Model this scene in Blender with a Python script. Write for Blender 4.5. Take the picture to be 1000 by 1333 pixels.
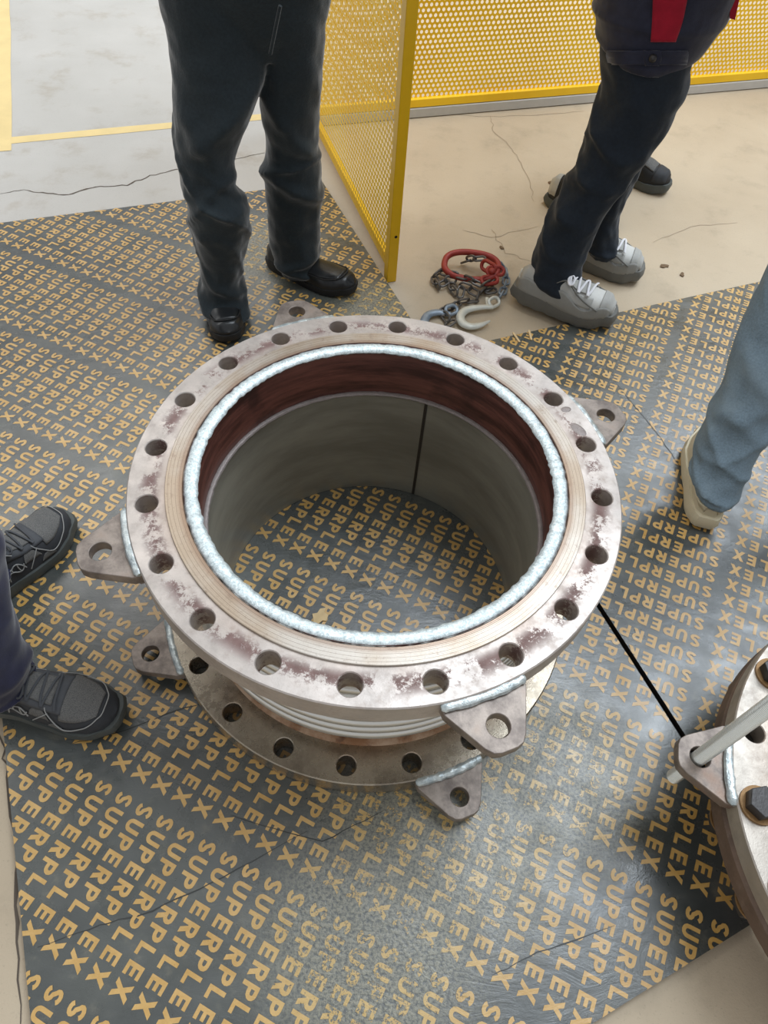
import bpy, bmesh, math, random
from mathutils import Vector, Matrix, noise as mnoise
from math import sin, cos, pi, radians, sqrt, hypot, atan2

# ---------------------------------------------------------------- camera, world, lights, exposure
for o in list(bpy.data.objects): bpy.data.objects.remove(o)
SC = bpy.context.scene
COL = SC.collection
CAM = Vector((0, 0, 1.335))
FPX = 921.66
TILT, ROLL = radians(53.858), radians(5.539)
FWD = Vector((0, cos(TILT), -sin(TILT)))
_r0 = Vector((1, 0, 0)); _u0 = _r0.cross(FWD)
RIGHT = cos(ROLL) * _r0 + sin(ROLL) * _u0
UP = -sin(ROLL) * _r0 + cos(ROLL) * _u0
cd = bpy.data.cameras.new('camera'); cam = bpy.data.objects.new('camera', cd); COL.objects.link(cam)
cd.sensor_fit = 'HORIZONTAL'; cd.sensor_width = 36; cd.lens = FPX / 1000 * 36
cd.clip_start = .02; cd.clip_end = 100
m = Matrix((RIGHT, UP, -FWD)).transposed().to_4x4(); m.translation = CAM
cam.matrix_world = m
SC.camera = cam
SC.view_settings.view_transform = 'Standard'
SC.view_settings.look = 'None'
SC.view_settings.exposure = 0.0
SC.view_settings.gamma = 1
SC.view_settings.use_curve_mapping = False

wd = bpy.data.worlds.new('hall_light'); SC.world = wd; wd.use_nodes = True
bg = wd.node_tree.nodes['Background']
bg.inputs[0].default_value = (0.96, 0.98, 1.0, 1); bg.inputs[1].default_value = 0.62

def area(name, loc, size, sy, power, color, rz=0):
    l = bpy.data.lights.new(name, 'AREA'); l.shape = 'RECTANGLE'; l.size = size; l.size_y = sy
    l.energy = power; l.color = color
    o = bpy.data.objects.new(name, l); COL.objects.link(o); o.location = loc
    o.rotation_euler = (0, 0, rz)      # hangs flat in the roof, shining down
    return o
# glazed strip in the hall roof
area('roof_light', (3.1, 4.1, 6.0), 7.0, 3.0, 560, (0.82, 0.91, 1.0), radians(50))
area('roof_light', (-3.4, 5.2, 6.0), 10.0, 3.2, 260, (1.0, 0.99, 0.96), radians(50))

# ---------------------------------------------------------------- helpers
RNG = random.Random(7)
def ray(x, y): return FWD + RIGHT * ((x - 500) / FPX) - UP * ((y - 666.5) / FPX)
def fl(x, y, z=0.0):                      # where the line of sight of a photo point meets the height z
    d = ray(x, y); t = (z - CAM.z) / d.z; return CAM + d * t
def at(x, y, Y):                          # ... meets the depth Y
    d = ray(x, y); return CAM + d * (Y / d.y)
def mpp(p): return (Vector(p) - CAM).dot(FWD) / FPX   # metres per photo pixel at a point

def lin(c): return tuple(((v / 255 / 12.92) if v / 255 <= .04045 else ((v / 255 + .055) / 1.055) ** 2.4) for v in c)

class MB:
    """collects vertices and faces of one mesh"""
    def __init__(s): s.v = []; s.f = []
    def add(s, vs, fs):
        b = len(s.v); s.v += [tuple(q) for q in vs]; s.f += [tuple(i + b for i in q) for q in fs]; return s
    def box(s, c, d, rot=None):
        vs = []
        for x in (-.5, .5):
            for y in (-.5, .5):
                for z in (-.5, .5):
                    p = Vector((x * d[0], y * d[1], z * d[2]))
                    if rot is not None: p = rot @ p
                    vs.append(Vector(c) + p)
        return s.add(vs, [(0, 1, 3, 2), (4, 6, 7, 5), (0, 4, 5, 1), (2, 3, 7, 6), (0, 2, 6, 4), (1, 5, 7, 3)])
    def loft(s, rings, close=False, caps=True, loop=True):
        n = len(rings[0]); vs = [p for r in rings for p in r]; fs = []
        m = len(rings)
        for i in range(m if close else m - 1):
            a = i * n; b = ((i + 1) % m) * n
            for j in range(n if loop else n - 1):
                k = (j + 1) % n; fs.append((a + j, a + k, b + k, b + j))
        if caps and not close and loop:
            fs.append(tuple(range(n - 1, -1, -1))); fs.append(tuple((m - 1) * n + j for j in range(n)))
        return s.add(vs, fs)
    def tube(s, pts, rad, n=8, closed=False, caps=True, flat=None):
        P = [Vector(p) for p in pts]; m = len(P); rings = []; up = None
        for i in range(m):
            if closed: t = P[(i + 1) % m] - P[i - 1]
            else: t = P[min(i + 1, m - 1)] - P[max(i - 1, 0)]
            t.normalize()
            if up is None:
                up = Vector((0, 0, 1)) if abs(t.z) < .9 else Vector((1, 0, 0))
            up = (up - t * up.dot(t)); up.normalize(); sd = t.cross(up)
            r = rad[i] if hasattr(rad, '__len__') else rad
            ru, rs = (r if flat is None else r * flat), r
            rings.append([P[i] + up * (ru * sin(2 * pi * k / n)) + sd * (rs * cos(2 * pi * k / n)) for k in range(n)])
        return s.loft(rings, close=closed, caps=caps)
    def lathe(s, prof, n=96, c=(0, 0), a0=0, a1=2 * pi, close_prof=False):
        full = abs(a1 - a0 - 2 * pi) < 1e-6; k = n if full else n + 1; rings = []
        for i in range(k):
            a = a0 + (a1 - a0) * i / n
            rings.append([(c[0] + r * cos(a), c[1] + r * sin(a), z) for r, z in prof])
        return s.loft(rings, close=full, caps=False, loop=close_prof)
    def sphere(s, c, r, n=12, mm=8):
        r = r if hasattr(r, '__len__') else (r, r, r)
        rings = [[(c[0] + r[0] * sin(pi * i / mm) * cos(2 * pi * j / n), c[1] + r[1] * sin(pi * i / mm) * sin(2 * pi * j / n), c[2] + r[2] * cos(pi * i / mm)) for j in range(n)] for i in range(1, mm)]
        b = len(s.v); s.loft(rings, caps=True); return s
    def prism(s, poly, z0, z1):
        n = len(poly); vs = [(x, y, z0) for x, y in poly] + [(x, y, z1) for x, y in poly]
        return s.add(vs, [tuple(range(n - 1, -1, -1)), tuple(range(n, 2 * n))] + [(i, (i + 1) % n, n + (i + 1) % n, n + i) for i in range(n)])
    def build(s, name, mat, parent=None, smooth=True, bevel=0, angle=40, fix=True):
        me = bpy.data.meshes.new(name); me.from_pydata(s.v, [], s.f); me.update()
        if fix:
            bm = bmesh.new(); bm.from_mesh(me); bmesh.ops.recalc_face_normals(bm, faces=bm.faces); bm.to_mesh(me); bm.free()
        return link(name, me, mat, parent, smooth, bevel, angle)

def link(name, me, mat, parent=None, smooth=True, bevel=0, angle=40):
    o = bpy.data.objects.new(name, me); COL.objects.link(o)
    if mat: me.materials.append(mat)
    if parent is not None: o.parent = parent
    if smooth:
        for p in me.polygons: p.use_smooth = True
        try: me.set_sharp_from_angle(angle=radians(angle))
        except Exception: pass
    if bevel:
        b = o.modifiers.new('bevel', 'BEVEL'); b.width = bevel; b.segments = 2; b.limit_method = 'ANGLE'; b.angle_limit = radians(35)
    return o

def tag(o, label, cat, group=None, kind=None):
    o['label'] = label
    if cat: o['category'] = cat
    if group: o['group'] = group
    if kind: o['kind'] = kind
    return o
def thing(name, loc=(0, 0, 0), rz=0):
    o = bpy.data.objects.new(name, None); COL.objects.link(o); o.location = loc; o.rotation_euler = (0, 0, rz); o.empty_display_size = .05
    return o
def smoothstep(a, b, x):
    t = max(0, min(1, (x - a) / (b - a))); return t * t * (3 - 2 * t)
def catmull(P, k=6):
    """smooth dense list through rows of numbers"""
    out = []; n = len(P)
    for i in range(n - 1):
        p0, p1, p2, p3 = P[max(i - 1, 0)], P[i], P[i + 1], P[min(i + 2, n - 1)]
        for j in range(k):
            t = j / k
            out.append([.5 * (2 * b + (c - a) * t + (2 * a - 5 * b + 4 * c - d) * t * t + (3 * b - a - 3 * c + d) * t ** 3) for a, b, c, d in zip(p0, p1, p2, p3)])
    out.append(list(P[-1])); return out

# ---------------------------------------------------------------- materials
class NM:
    def __init__(s, name):
        s.m = bpy.data.materials.new(name); s.m.use_nodes = True; s.t = s.m.node_tree; s.n = s.t.nodes
        s.b = s.n['Principled BSDF']; s.out = s.n['Material Output']
        s.co = s.n.new('ShaderNodeTexCoord'); s.geo = s.n.new('ShaderNodeNewGeometry')
    def L(s, a, b): s.t.links.new(a, b)
    def inp(s, sock, v):
        if hasattr(v, 'is_linked') or isinstance(v, bpy.types.NodeSocket): s.L(v, sock)
        else:
            if sock.type == 'RGBA' and len(v) == 3: v = (*v, 1)
            sock.default_value = v
    def world(s): return s.geo.outputs['Position']
    def obj(s): return s.co.outputs['Object']
    def noise(s, scale, detail=4, rough=.55, vec=None, dist=0):
        n = s.n.new('ShaderNodeTexNoise'); n.inputs['Scale'].default_value = scale; n.inputs['Detail'].default_value = detail
        n.inputs['Roughness'].default_value = rough; n.inputs['Distortion'].default_value = dist
        s.L(vec if vec is not None else s.obj(), n.inputs['Vector']); return n.outputs['Fac']
    def voro(s, scale, vec=None, feat='DISTANCE_TO_EDGE'):
        n = s.n.new('ShaderNodeTexVoronoi'); n.feature = feat; n.inputs['Scale'].default_value = scale
        s.L(vec if vec is not None else s.obj(), n.inputs['Vector']); return n.outputs['Distance']
    def wave(s, scale, vec=None, dist=0, kind='BANDS', dire='X'):
        n = s.n.new('ShaderNodeTexWave'); n.wave_type = kind; n.inputs['Scale'].default_value = scale; n.inputs['Distortion'].default_value = dist
        if kind == 'BANDS': n.bands_direction = dire
        else: n.rings_direction = dire
        s.L(vec if vec is not None else s.obj(), n.inputs['Vector']); return n.outputs['Fac']
    def scalevec(s, v, sc):
        n = s.n.new('ShaderNodeMapping'); n.inputs['Scale'].default_value = sc; s.L(v, n.inputs['Vector']); return n.outputs['Vector']
    def ramp(s, fac, a, b, c0=0.0, c1=1.0):
        n = s.n.new('ShaderNodeMapRange'); n.interpolation_type = 'SMOOTHSTEP'
        n.inputs['From Min'].default_value = a; n.inputs['From Max'].default_value = b
        n.inputs['To Min'].default_value = c0; n.inputs['To Max'].default_value = c1
        s.L(fac, n.inputs['Value']); return n.outputs['Result']
    def math(s, op, a, b=0.0):
        n = s.n.new('ShaderNodeMath'); n.operation = op; s.inp(n.inputs[0], a); s.inp(n.inputs[1], b); return n.outputs[0]
    def mix(s, fac, a, b):
        n = s.n.new('ShaderNodeMix'); n.data_type = 'RGBA'; s.inp(n.inputs[0], fac); s.inp(n.inputs[6], a); s.inp(n.inputs[7], b); return n.outputs[2]
    def sep(s, v):
        n = s.n.new('ShaderNodeSeparateXYZ'); s.L(v, n.inputs[0]); return n.outputs
    def length(s, v):
        n = s.n.new('ShaderNodeVectorMath'); n.operation = 'LENGTH'; s.L(v, n.inputs[0]); return n.outputs['Value']
    def dist(s, v, p):
        n = s.n.new('ShaderNodeVectorMath'); n.operation = 'DISTANCE'; s.L(v, n.inputs[0]); n.inputs[1].default_value = p; return n.outputs['Value']
    def radius(s):
        x, y, z = s.sep(s.obj()); return s.math('SQRT', s.math('ADD', s.math('MULTIPLY', x, x), s.math('MULTIPLY', y, y)))
    def bump(s, h, strength=.3, d=.002):
        n = s.n.new('ShaderNodeBump'); n.inputs['Strength'].default_value = strength; n.inputs['Distance'].default_value = d
        s.L(h, n.inputs['Height']); s.L(n.outputs['Normal'], s.b.inputs['Normal']); return s
    def set(s, color=None, rough=None, metal=None, spec=None, coat=None, sheen=None):
        if color is not None: s.inp(s.b.inputs['Base Color'], color)
        if rough is not None: s.inp(s.b.inputs['Roughness'], rough)
        if metal is not None: s.inp(s.b.inputs['Metallic'], metal)
        if spec is not None: s.inp(s.b.inputs['Specular IOR Level'], spec)
        if coat is not None: s.b.inputs['Coat Weight'].default_value = coat
        if sheen is not None: s.b.inputs['Sheen Weight'].default_value = sheen; s.b.inputs['Sheen Roughness'].default_value = .4
        return s.m

def plain(name, color, rough=.5, metal=0.0, var=.18, scale=30, bump=0, spec=None, sheen=None, bscale=None):
    n = NM(name); c = lin(color); d = tuple(v * (1 - var) for v in c); e = tuple(min(1, v * (1 + var)) for v in c)
    f = n.noise(scale, 5); col = n.mix(f, d, e)
    if bump: n.bump(n.noise(bscale or scale * 6, 3), bump, .002)
    return n.set(col, rough, metal, spec, sheen=sheen)

M = {}
# concrete floor
n = NM('concrete'); w = n.world()
big = n.noise(.9, 5, .6, w); mid = n.noise(7, 6, .65, w); fine = n.noise(260, 3, .7, w)
xyz = n.sep(w)
side = n.ramp(n.math('ADD', n.math('MULTIPLY', xyz[0], .932), n.math('MULTIPLY', xyz[1], .364)), .42, .72)
side = n.math('MAXIMUM', side, n.ramp(xyz[1], 1.9, 1.3))
c = n.mix(side, lin((192, 189, 184)), lin((194, 178, 154)))
c = n.mix(n.ramp(big, .35, .7), c, n.mix(side, lin((178, 175, 169)), lin((178, 161, 137))))
c = n.mix(n.math('MULTIPLY', n.ramp(mid, .5, .75), .45), c, lin((150, 136, 116)))
c = n.mix(n.math('MULTIPLY', n.ramp(fine, .58, .75), .35), c, lin((120, 110, 98)))
n.bump(n.math('ADD', fine, n.math('MULTIPLY', mid, 2)), .25, .002)
M['concrete'] = n.set(c, .62, 0, .4)

# film faced plywood
WORN = [((.16, .30, 0), .30), ((.35, .42, 0), .25), ((-.47, 1.93, 0), .26), ((.05, .12, 0), .25), ((-.1, 1.73, 0), .16)]
def wear(n):
    w = n.world(); acc = None
    for p, r in WORN:
        d = n.ramp(n.dist(w, p), r * .35, r, 1, 0)
        acc = d if acc is None else n.math('MAXIMUM', acc, d)
    return acc
def film(name):
    n = NM(name); w = n.world(); wr = wear(n)
    a = n.noise(3.2, 6, .62, w); b = n.noise(26, 6, .7, w); s = n.noise(170, 4, .7, w)
    c = n.mix(n.ramp(a, .3, .72), lin((56, 60, 59)), lin((82, 85, 80)))
    c = n.mix(n.math('MULTIPLY', n.ramp(b, .52, .74), .45), c, lin((116, 112, 98)))
    dust = n.math('MULTIPLY', wr, n.ramp(s, .35, .62))
    c = n.mix(n.math('MULTIPLY', dust, .75), c, lin((150, 146, 126)))
    c = n.mix(n.math('MULTIPLY', n.ramp(s, .66, .76), .7), c, lin((28, 28, 27)))
    rough = n.math('ADD', n.ramp(n.noise(11, 5, .65, w), .3, .7, .2, .40), n.math('MULTIPLY', wr, .1))
    crk = n.noise(9, 7, .7, n.scalevec(w, (1, 2.2, 1)), 2.0)
    n.bump(n.math('ADD', crk, n.math('MULTIPLY', s, n.math('ADD', n.math('MULTIPLY', wr, .6), .12))), .22, .004)
    return n.set(c, rough, 0, 1.0)
M['film'] = film('film_faced_board')
n = NM('print_ochre'); w = n.world(); wr = wear(n)
s = n.noise(210, 5, .75, w); b = n.noise(24, 5, .7, w)
c = n.mix(n.ramp(b, .3, .7), lin((188, 146, 74)), lin((206, 166, 98)))
c = n.mix(n.math('MULTIPLY', wr, .5), c, lin((190, 168, 112)))
rough = n.ramp(n.noise(11, 5, .65, w), .3, .7, .26, .46)
crk = n.noise(9, 7, .7, n.scalevec(w, (1, 2.2, 1)), 2.0); n.bump(n.math('ADD', crk, n.math('MULTIPLY', s, .3)), .22, .004)
mt = n.set(c, rough, 0, .9)
thr = n.math('ADD', n.math('MULTIPLY', wr, .17), .31)
keep = n.math('GREATER_THAN', n.math('ADD', n.math('MULTIPLY', s, .6), n.math('MULTIPLY', b, .4)), thr)
tr = n.n.new('ShaderNodeBsdfTransparent'); mx = n.n.new('ShaderNodeMixShader')
n.L(keep, mx.inputs[0]); n.L(tr.outputs[0], mx.inputs[1]); n.L(n.b.outputs[0], mx.inputs[2]); n.L(mx.outputs[0], n.out.inputs[0])
M['print'] = mt
M['film_edge'] = plain('board_edge', (40, 36, 30), .7)
M['wood'] = plain('torn_wood', (214, 186, 140), .8, var=.25, scale=60)
M['black'] = plain('black_gap', (12, 12, 12), .8)

# steels
def steel(name, base, rust=0.0, rmin=.362, rmax=.40, tint=0.0, rough=.42, metal=.55, dark=.0):
    n = NM(name); o = n.obj()
    a = n.noise(9, 6, .65); b = n.noise(46, 6, .72); f = n.noise(330, 3, .7)
    bs = lin(base)
    c = n.mix(n.ramp(a, .3, .7), tuple(v * .82 for v in bs), tuple(min(1, v * 1.12) for v in bs))
    c = n.mix(n.math('MULTIPLY', n.ramp(b, .5, .72), .35), c, lin((150, 132, 120)))
    ro = n.math('ADD', n.ramp(b, .3, .7, rough - .08, rough + .1), 0)
    mtl = metal
    if tint:
        r = n.radius()
        ti = n.math('MULTIPLY', n.ramp(r, .395, .30), n.ramp(n.noise(5, 4, .6), .3, .65))
        c = n.mix(n.math('MULTIPLY', ti, tint), c, lin((158, 118, 84)))
    if rust:
        r = n.radius()
        band = n.math('MULTIPLY', n.ramp(r, rmin - .012, rmin + .006), n.ramp(r, rmax - .004, rmax - .03))
        patch = n.ramp(n.math('ADD', n.math('MULTIPLY', n.noise(19, 3, .6), .6), n.math('MULTIPLY', n.noise(170, 5, .85), .4)), .485, .53)
        k = n.math('MULTIPLY', n.math('MULTIPLY', band, patch), rust)
        c = n.mix(k, c, n.mix(n.noise(90, 4), lin((94, 66, 62)), lin((134, 104, 98))))
        ro = n.math('ADD', ro, n.math('MULTIPLY', k, .25))
        mtl = n.math('SUBTRACT', metal, n.math('MULTIPLY', k, metal))
    if dark:
        c = n.mix(n.math('MULTIPLY', n.ramp(n.noise(14, 6, .7), .45, .7), dark), c, lin((70, 58, 52)))
    n.bump(n.math('ADD', f, n.math('MULTIPLY', b, .8)), .12, .0015)
    return n.set(c, ro, mtl, .5)
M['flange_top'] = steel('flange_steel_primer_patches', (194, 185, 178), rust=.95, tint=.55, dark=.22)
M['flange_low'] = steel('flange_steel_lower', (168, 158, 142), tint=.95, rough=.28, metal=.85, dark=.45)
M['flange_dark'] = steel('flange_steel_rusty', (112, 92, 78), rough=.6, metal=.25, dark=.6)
n = NM('machined_face'); r = n.radius()
g = n.math('SINE', n.math('MULTIPLY', r, 2600)); b = n.noise(40, 5, .7); a = n.noise(6, 4, .6)
c = n.mix(n.ramp(a, .35, .65), lin((198, 190, 180)), lin((176, 158, 138)))
c = n.mix(n.math('MULTIPLY', n.ramp(r, .331, .319), .65), c, lin((142, 112, 90)))
gl = n.ramp(n.math('SINE', n.math('ADD', n.math('MULTIPLY', r, 1050), n.math('MULTIPLY', n.noise(4, 2), 3))), .86, 1.0)
c = n.mix(n.math('MULTIPLY', gl, .5), c, lin((96, 78, 64)))
c = n.mix(n.math('MULTIPLY', n.ramp(n.noise(300, 4, .8), .55, .7), .45), c, lin((112, 92, 78)))
c = n.mix(n.math('MULTIPLY', n.ramp(b, .56, .72), .5), c, lin((120, 96, 80)))
n.bump(n.math('ADD', g, b), .12, .0008); M['face'] = n.set(c, .38, .55, .5)
n = NM('weld_bead_bright'); b = n.noise(190, 5, .8); a = n.noise(12, 4)
c = n.mix(n.ramp(b, .35, .65), lin((176, 190, 192)), lin((236, 244, 244))); c = n.mix(n.math('MULTIPLY', n.ramp(a, .6, .75), .4), c, lin((120, 100, 84)))
n.bump(b, .4, .003); M['weld'] = n.set(c, .36, .45, .6)
n = NM('weld_lug'); b = n.noise(60, 4, .7); c = n.mix(n.ramp(b, .35, .65), lin((160, 170, 172)), lin((206, 212, 210))); c = n.mix(n.math('MULTIPLY', n.ramp(n.noise(22, 4), .55, .72), .7), c, lin((124, 112, 104))); n.bump(b, .5, .004); M['weld_lug'] = n.set(c, .32, .5, .6)
M['weld_dull'] = plain('weld_dull', (150, 140, 136), .45, .4, .35, 90, .6)
n = NM('red_brown_primer'); s_ = n.noise(5, 5, .7, n.scalevec(n.obj(), (1, 1, 9))); b = n.noise(60, 4)
c = n.mix(n.ramp(s_, .32, .68), lin((64, 36, 31)), lin((114, 70, 60))); c = n.mix(n.math('MULTIPLY', n.ramp(n.noise(9, 4), .55, .7), .6), c, lin((38, 24, 22)))
n.bump(n.math('ADD', b, s_), .2, .002); M['primer'] = n.set(c, .42, 0, .5)
n = NM('liner_steel'); s_ = n.noise(2.2, 5, .65, n.scalevec(n.obj(), (1, 1, 4))); b = n.noise(120, 3)
c = n.mix(n.ramp(s_, .3, .7), lin((128, 126, 116)), lin((164, 162, 150))); n.bump(b, .06, .001); M['liner'] = n.set(c, .4, .35, .5)
M['seam'] = plain('liner_seam', (62, 56, 50), .5, .4, .3, 200, .4)
M['bellows'] = plain('bellows_steel', (214, 212, 206), .3, .75, .08, 12)
n = NM('heat_tint'); b = n.noise(16, 5, .7); c = n.mix(n.ramp(b, .35, .65), lin((134, 96, 66)), lin((176, 150, 126))); c = n.mix(n.ramp(n.noise(40, 4), .55, .75), c, lin((90, 60, 44))); n.bump(b, .15, .002); M['tint'] = n.set(c, .42, .5, .5)
n = NM('lug_plate'); b = n.noise(22, 6, .7); f = n.noise(200, 4, .7); c = n.mix(n.ramp(b, .3, .7), lin((104, 94, 88)), lin((160, 148, 138))); c = n.mix(n.math('MULTIPLY', n.ramp(n.noise(11, 4), .52, .7), .7), c, lin((116, 82, 60))); n.bump(n.math('ADD', b, f), .2, .0015); M['lug'] = n.set(c, .45, .45, .5)
M['zinc'] = plain('zinc_rod', (240, 244, 240), .22, .7, .05, 20)
M['bolt_dark'] = plain('black_bolt', (62, 60, 60), .38, .5, .25, 40, .2)
M['washer'] = plain('rusty_washer', (140, 108, 70), .5, .45, .3, 60, .2)

# ---------------------------------------------------------------- floor and boards
FZ = -0.018
f = MB(); f.add([(-9, -6, FZ), (11, -6, FZ), (11, 14, FZ), (-9, 14, FZ)], [(0, 1, 2, 3)])
floor = f.build('floor', M['concrete'], smooth=False)
tag(floor, 'worn concrete hall floor, pale grey on the left and beige inside the yellow fence', None, kind='structure')

def isect(p, q, a, b):
    x1, y1 = p; x2, y2 = q; x3, y3 = a; x4, y4 = b
    d = (x1 - x2) * (y3 - y4) - (y1 - y2) * (x3 - x4)
    A = x1 * y2 - y1 * x2; B = x3 * y4 - y3 * x4
    return ((A * (x3 - x4) - (x1 - x2) * B) / d, (A * (y3 - y4) - (y1 - y2) * B) / d)
RL = ((-.311, 2.344), (.618, .501)); LL = ((-.636, .34), (-.452, -.032))
BL = ((.397, .034), (.678, .191)); TL = ((-1.292, 1.953), (-.788, 2.171))
BT = ((.26, 1.62), (1.091, 2.008))
A_poly = [isect(*LL, *BL), isect(*RL, *BL), isect(*RL, *TL), isect(*LL, *TL)]
GAP = .011
RLo = tuple((x + .893 * GAP, y + .45 * GAP) for x, y in RL)
b0 = isect(*RLo, *BT); dt = Vector((.904, .427)).normalized(); dn = Vector((.4505, -.8928))
B_poly = [(b0[0] + dn.x * 2.44, b0[1] + dn.y * 2.44), (b0[0] + dn.x * 2.44 + dt.x * 1.22, b0[1] + dn.y * 2.44 + dt.y * 1.22), (b0[0] + dt.x * 1.22, b0[1] + dt.y * 1.22), b0]

T_ = .215
def arc(cx, cy, rx, ry, a0, a1, k): return [(cx + rx * cos(radians(a0 + (a1 - a0) * i / k)), cy + ry * sin(radians(a0 + (a1 - a0) * i / k))) for i in range(k + 1)]
h_ = T_ / 2
GLY = {   # stroke centre lines, capital height 1, width about .7
 'S': [arc(.35, .725, .225, .17, 20, 270, 8)[:-1] + arc(.35, .275, .235, .17, 90, -160, 8)],
 'U': [[(h_, 1), (h_, .4)] + arc(.35, .36, .245, .255, 180, 360, 8)[1:-1] + [(.7 - h_, .4), (.7 - h_, 1)]],
 'P': [[(h_, 0), (h_, 1)], [(h_, 1 - h_), (.38, 1 - h_)] + arc(.38, .7 - .01, .205, .205, 90, -90, 6)[1:-1] + [(.38, .48), (h_, .48)]],
 'E': [[(h_, 0), (h_, 1)], [(h_, 1 - h_), (.62, 1 - h_)], [(h_, .5), (.58, .5)], [(h_, h_), (.63, h_)]],
 'R': [[(h_, 0), (h_, 1)], [(h_, 1 - h_), (.38, 1 - h_)] + arc(.38, .7 - .01, .205, .205, 90, -90, 6)[1:-1] + [(.38, .48), (h_, .48)], [(.33, .48), (.58, 0)]],
 'L': [[(h_, 0), (h_, 1)], [(h_, h_), (.6, h_)]],
 'X': [[(.06, 0), (.64, 1)], [(.06, 1), (.64, 0)]]}
def glyph_quads(ch):
    out = []
    for st in GLY[ch]:
        P = [Vector(p) for p in st]; Lp = []; Rp = []
        for i, p in enumerate(P):
            d1 = (P[i] - P[i - 1]).normalized() if i > 0 else None
            d2 = (P[i + 1] - P[i]).normalized() if i < len(P) - 1 else None
            if d1 is None: t = d2; k = 1
            elif d2 is None: t = d1; k = 1
            else: t = (d1 + d2).normalized(); k = 1 / max(.6, t.dot(d1))
            if ch == 'X' or (ch == 'R' and st[0][0] == .33):   # diagonal strokes end flat on the line
                nn = Vector((1, 0)) * (T_ * .62)
            else: nn = Vector((t.y, -t.x)) * (h_ * k)
            Lp.append(p - nn); Rp.append(p + nn)
        for i in range(len(P) - 1): out.append((Lp[i], Rp[i], Rp[i + 1], Lp[i + 1]))
    return out
GQ = {c: glyph_quads(c) for c in 'SUPERLX'}
def inside(p, poly, mrg=.03):
    for i in range(len(poly)):
        a, b = poly[i], poly[(i + 1) % len(poly)]
        L = hypot(b[0] - a[0], b[1] - a[1])
        if ((b[0] - a[0]) * (p[1] - a[1]) - (b[1] - a[1]) * (p[0] - a[0])) / L < -mrg: return False
    return True
def lettering(poly, O, a, b, parent, cap=.0292, rngj=range(-14, 15), rngi=range(-60, 70)):
    O = Vector(O); a = Vector(a); b = Vector(b); u = b.normalized(); v = Vector((-u.y, u.x)); per = b.length
    adv = .0283 * per / .2755
    vs = []; fs = []
    for i in rngi:
        for j in rngj:
            s0 = O + a * i + b * j
            if not (inside(s0, poly, .35)): continue
            for k, ch in enumerate('SUPERPLEX'):
                c = s0 + u * (adv * k)
                if not inside(c, poly, .03): continue
                for qi, q in enumerate(GQ[ch]):
                    base = len(vs)
                    for p in q:
                        P = c + u * ((p.x - .34) * cap * 1.08) + v * ((p.y - .5) * cap); vs.append((P.x, P.y, .0004 + qi * .00004))
                    fs.append((base, base + 1, base + 2, base + 3))
    me = bpy.data.meshes.new('printed_lettering'); me.from_pydata(vs, [], fs)
    bm = bmesh.new(); bm.from_mesh(me)
    for i in range(len(poly)):
        p, q = poly[i], poly[(i + 1) % len(poly)]; nx, ny = (q[1] - p[1]), -(q[0] - p[0])
        bmesh.ops.bisect_plane(bm, geom=bm.verts[:] + bm.edges[:] + bm.faces[:], plane_co=(p[0], p[1], 0), plane_no=(nx, ny, 0), clear_outer=True)
    for fc in bm.faces:
        if fc.normal.z < 0: fc.normal_flip()
    bm.to_mesh(me); bm.free()
    o = link('printed_lettering', me, M['print'], parent, smooth=False)
    return o
def board(poly, label):
    r = thing('film_faced_board', (0, 0, FZ)); tag(r, label, 'board', 'film faced boards on the floor')
    pb = MB().prism(poly, 0, -FZ)
    o = pb.build('panel', M['film'], r, smooth=False); o.data.materials.append(M['film_edge'])
    for p in o.data.polygons:
        if abs(p.normal.z) < .5: p.material_index = 1
    return r
ba = board(A_poly, 'large dark film faced board under the standing flange ring, lettering running towards the viewer')
bb = board(B_poly, 'dark film faced board on the right, under the foot in the beige shoe')
for r_ in (ba, bb): pass
la = lettering(A_poly, (-.6115, .3739), (.040574, -.015973), (-.103098, -.256669), ba); la.location = (0, 0, -FZ)
lb = lettering(B_poly, (.785, .1 * 0 + 1.731), (-.0163, -.0415), (-.2565, .1006), bb); lb.location = (0, 0, -FZ)
# black strip added to paint the shade in the gap between the boards
q0 = RL[0]; q1 = RL[1]
def on(l, t): return (l[0][0] + (l[1][0] - l[0][0]) * t, l[0][1] + (l[1][1] - l[0][1]) * t)
j = MB(); a_, b_ = on(RL, .42), on(RL, 1.22); c_, d_ = on(RLo, 1.22), on(RLo, .42)
j.prism([(a_[0] + .001, a_[1]), (b_[0] + .001, b_[1]), (c_[0] - .001, c_[1]), (d_[0] - .001, d_[1])], FZ, FZ + .004)
o = j.build('gap_shade_strip', M['black'], None, smooth=False); o.parent = bb; o.location = (0, 0, -FZ)
# folds in the film skin
def strip(pts, wd, z, name, mat, parent, taper=True):
    P = [Vector((p[0], p[1])) for p in pts]; vs = []; fs = []
    for i, p in enumerate(P):
        t = (P[min(i + 1, len(P) - 1)] - P[max(i - 1, 0)]).normalized(); nn = Vector((-t.y, t.x))
        k = wd / 2 * (1 if not taper else (.25 + .75 * sin(pi * (i + .5) / len(P))) * RNG.uniform(.6, 1.3))
        vs += [(p.x + nn.x * k, p.y + nn.y * k, z), (p.x - nn.x * k, p.y - nn.y * k, z)]
    for i in range(len(P) - 1): fs.append((2 * i, 2 * i + 1, 2 * i + 3, 2 * i + 2))
    return MB().add(vs, fs).build(name, mat, parent, smooth=False)
def wob(pts, k=8, amp=.006):
    out = []
    for i in range(len(pts) - 1):
        for t in range(k):
            s = t / k; out.append(((pts[i][0] * (1 - s) + pts[i + 1][0] * s) + RNG.uniform(-amp, amp), (pts[i][1] * (1 - s) + pts[i + 1][1] * s) + RNG.uniform(-amp, amp)))
    out.append(pts[-1]); return out
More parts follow.
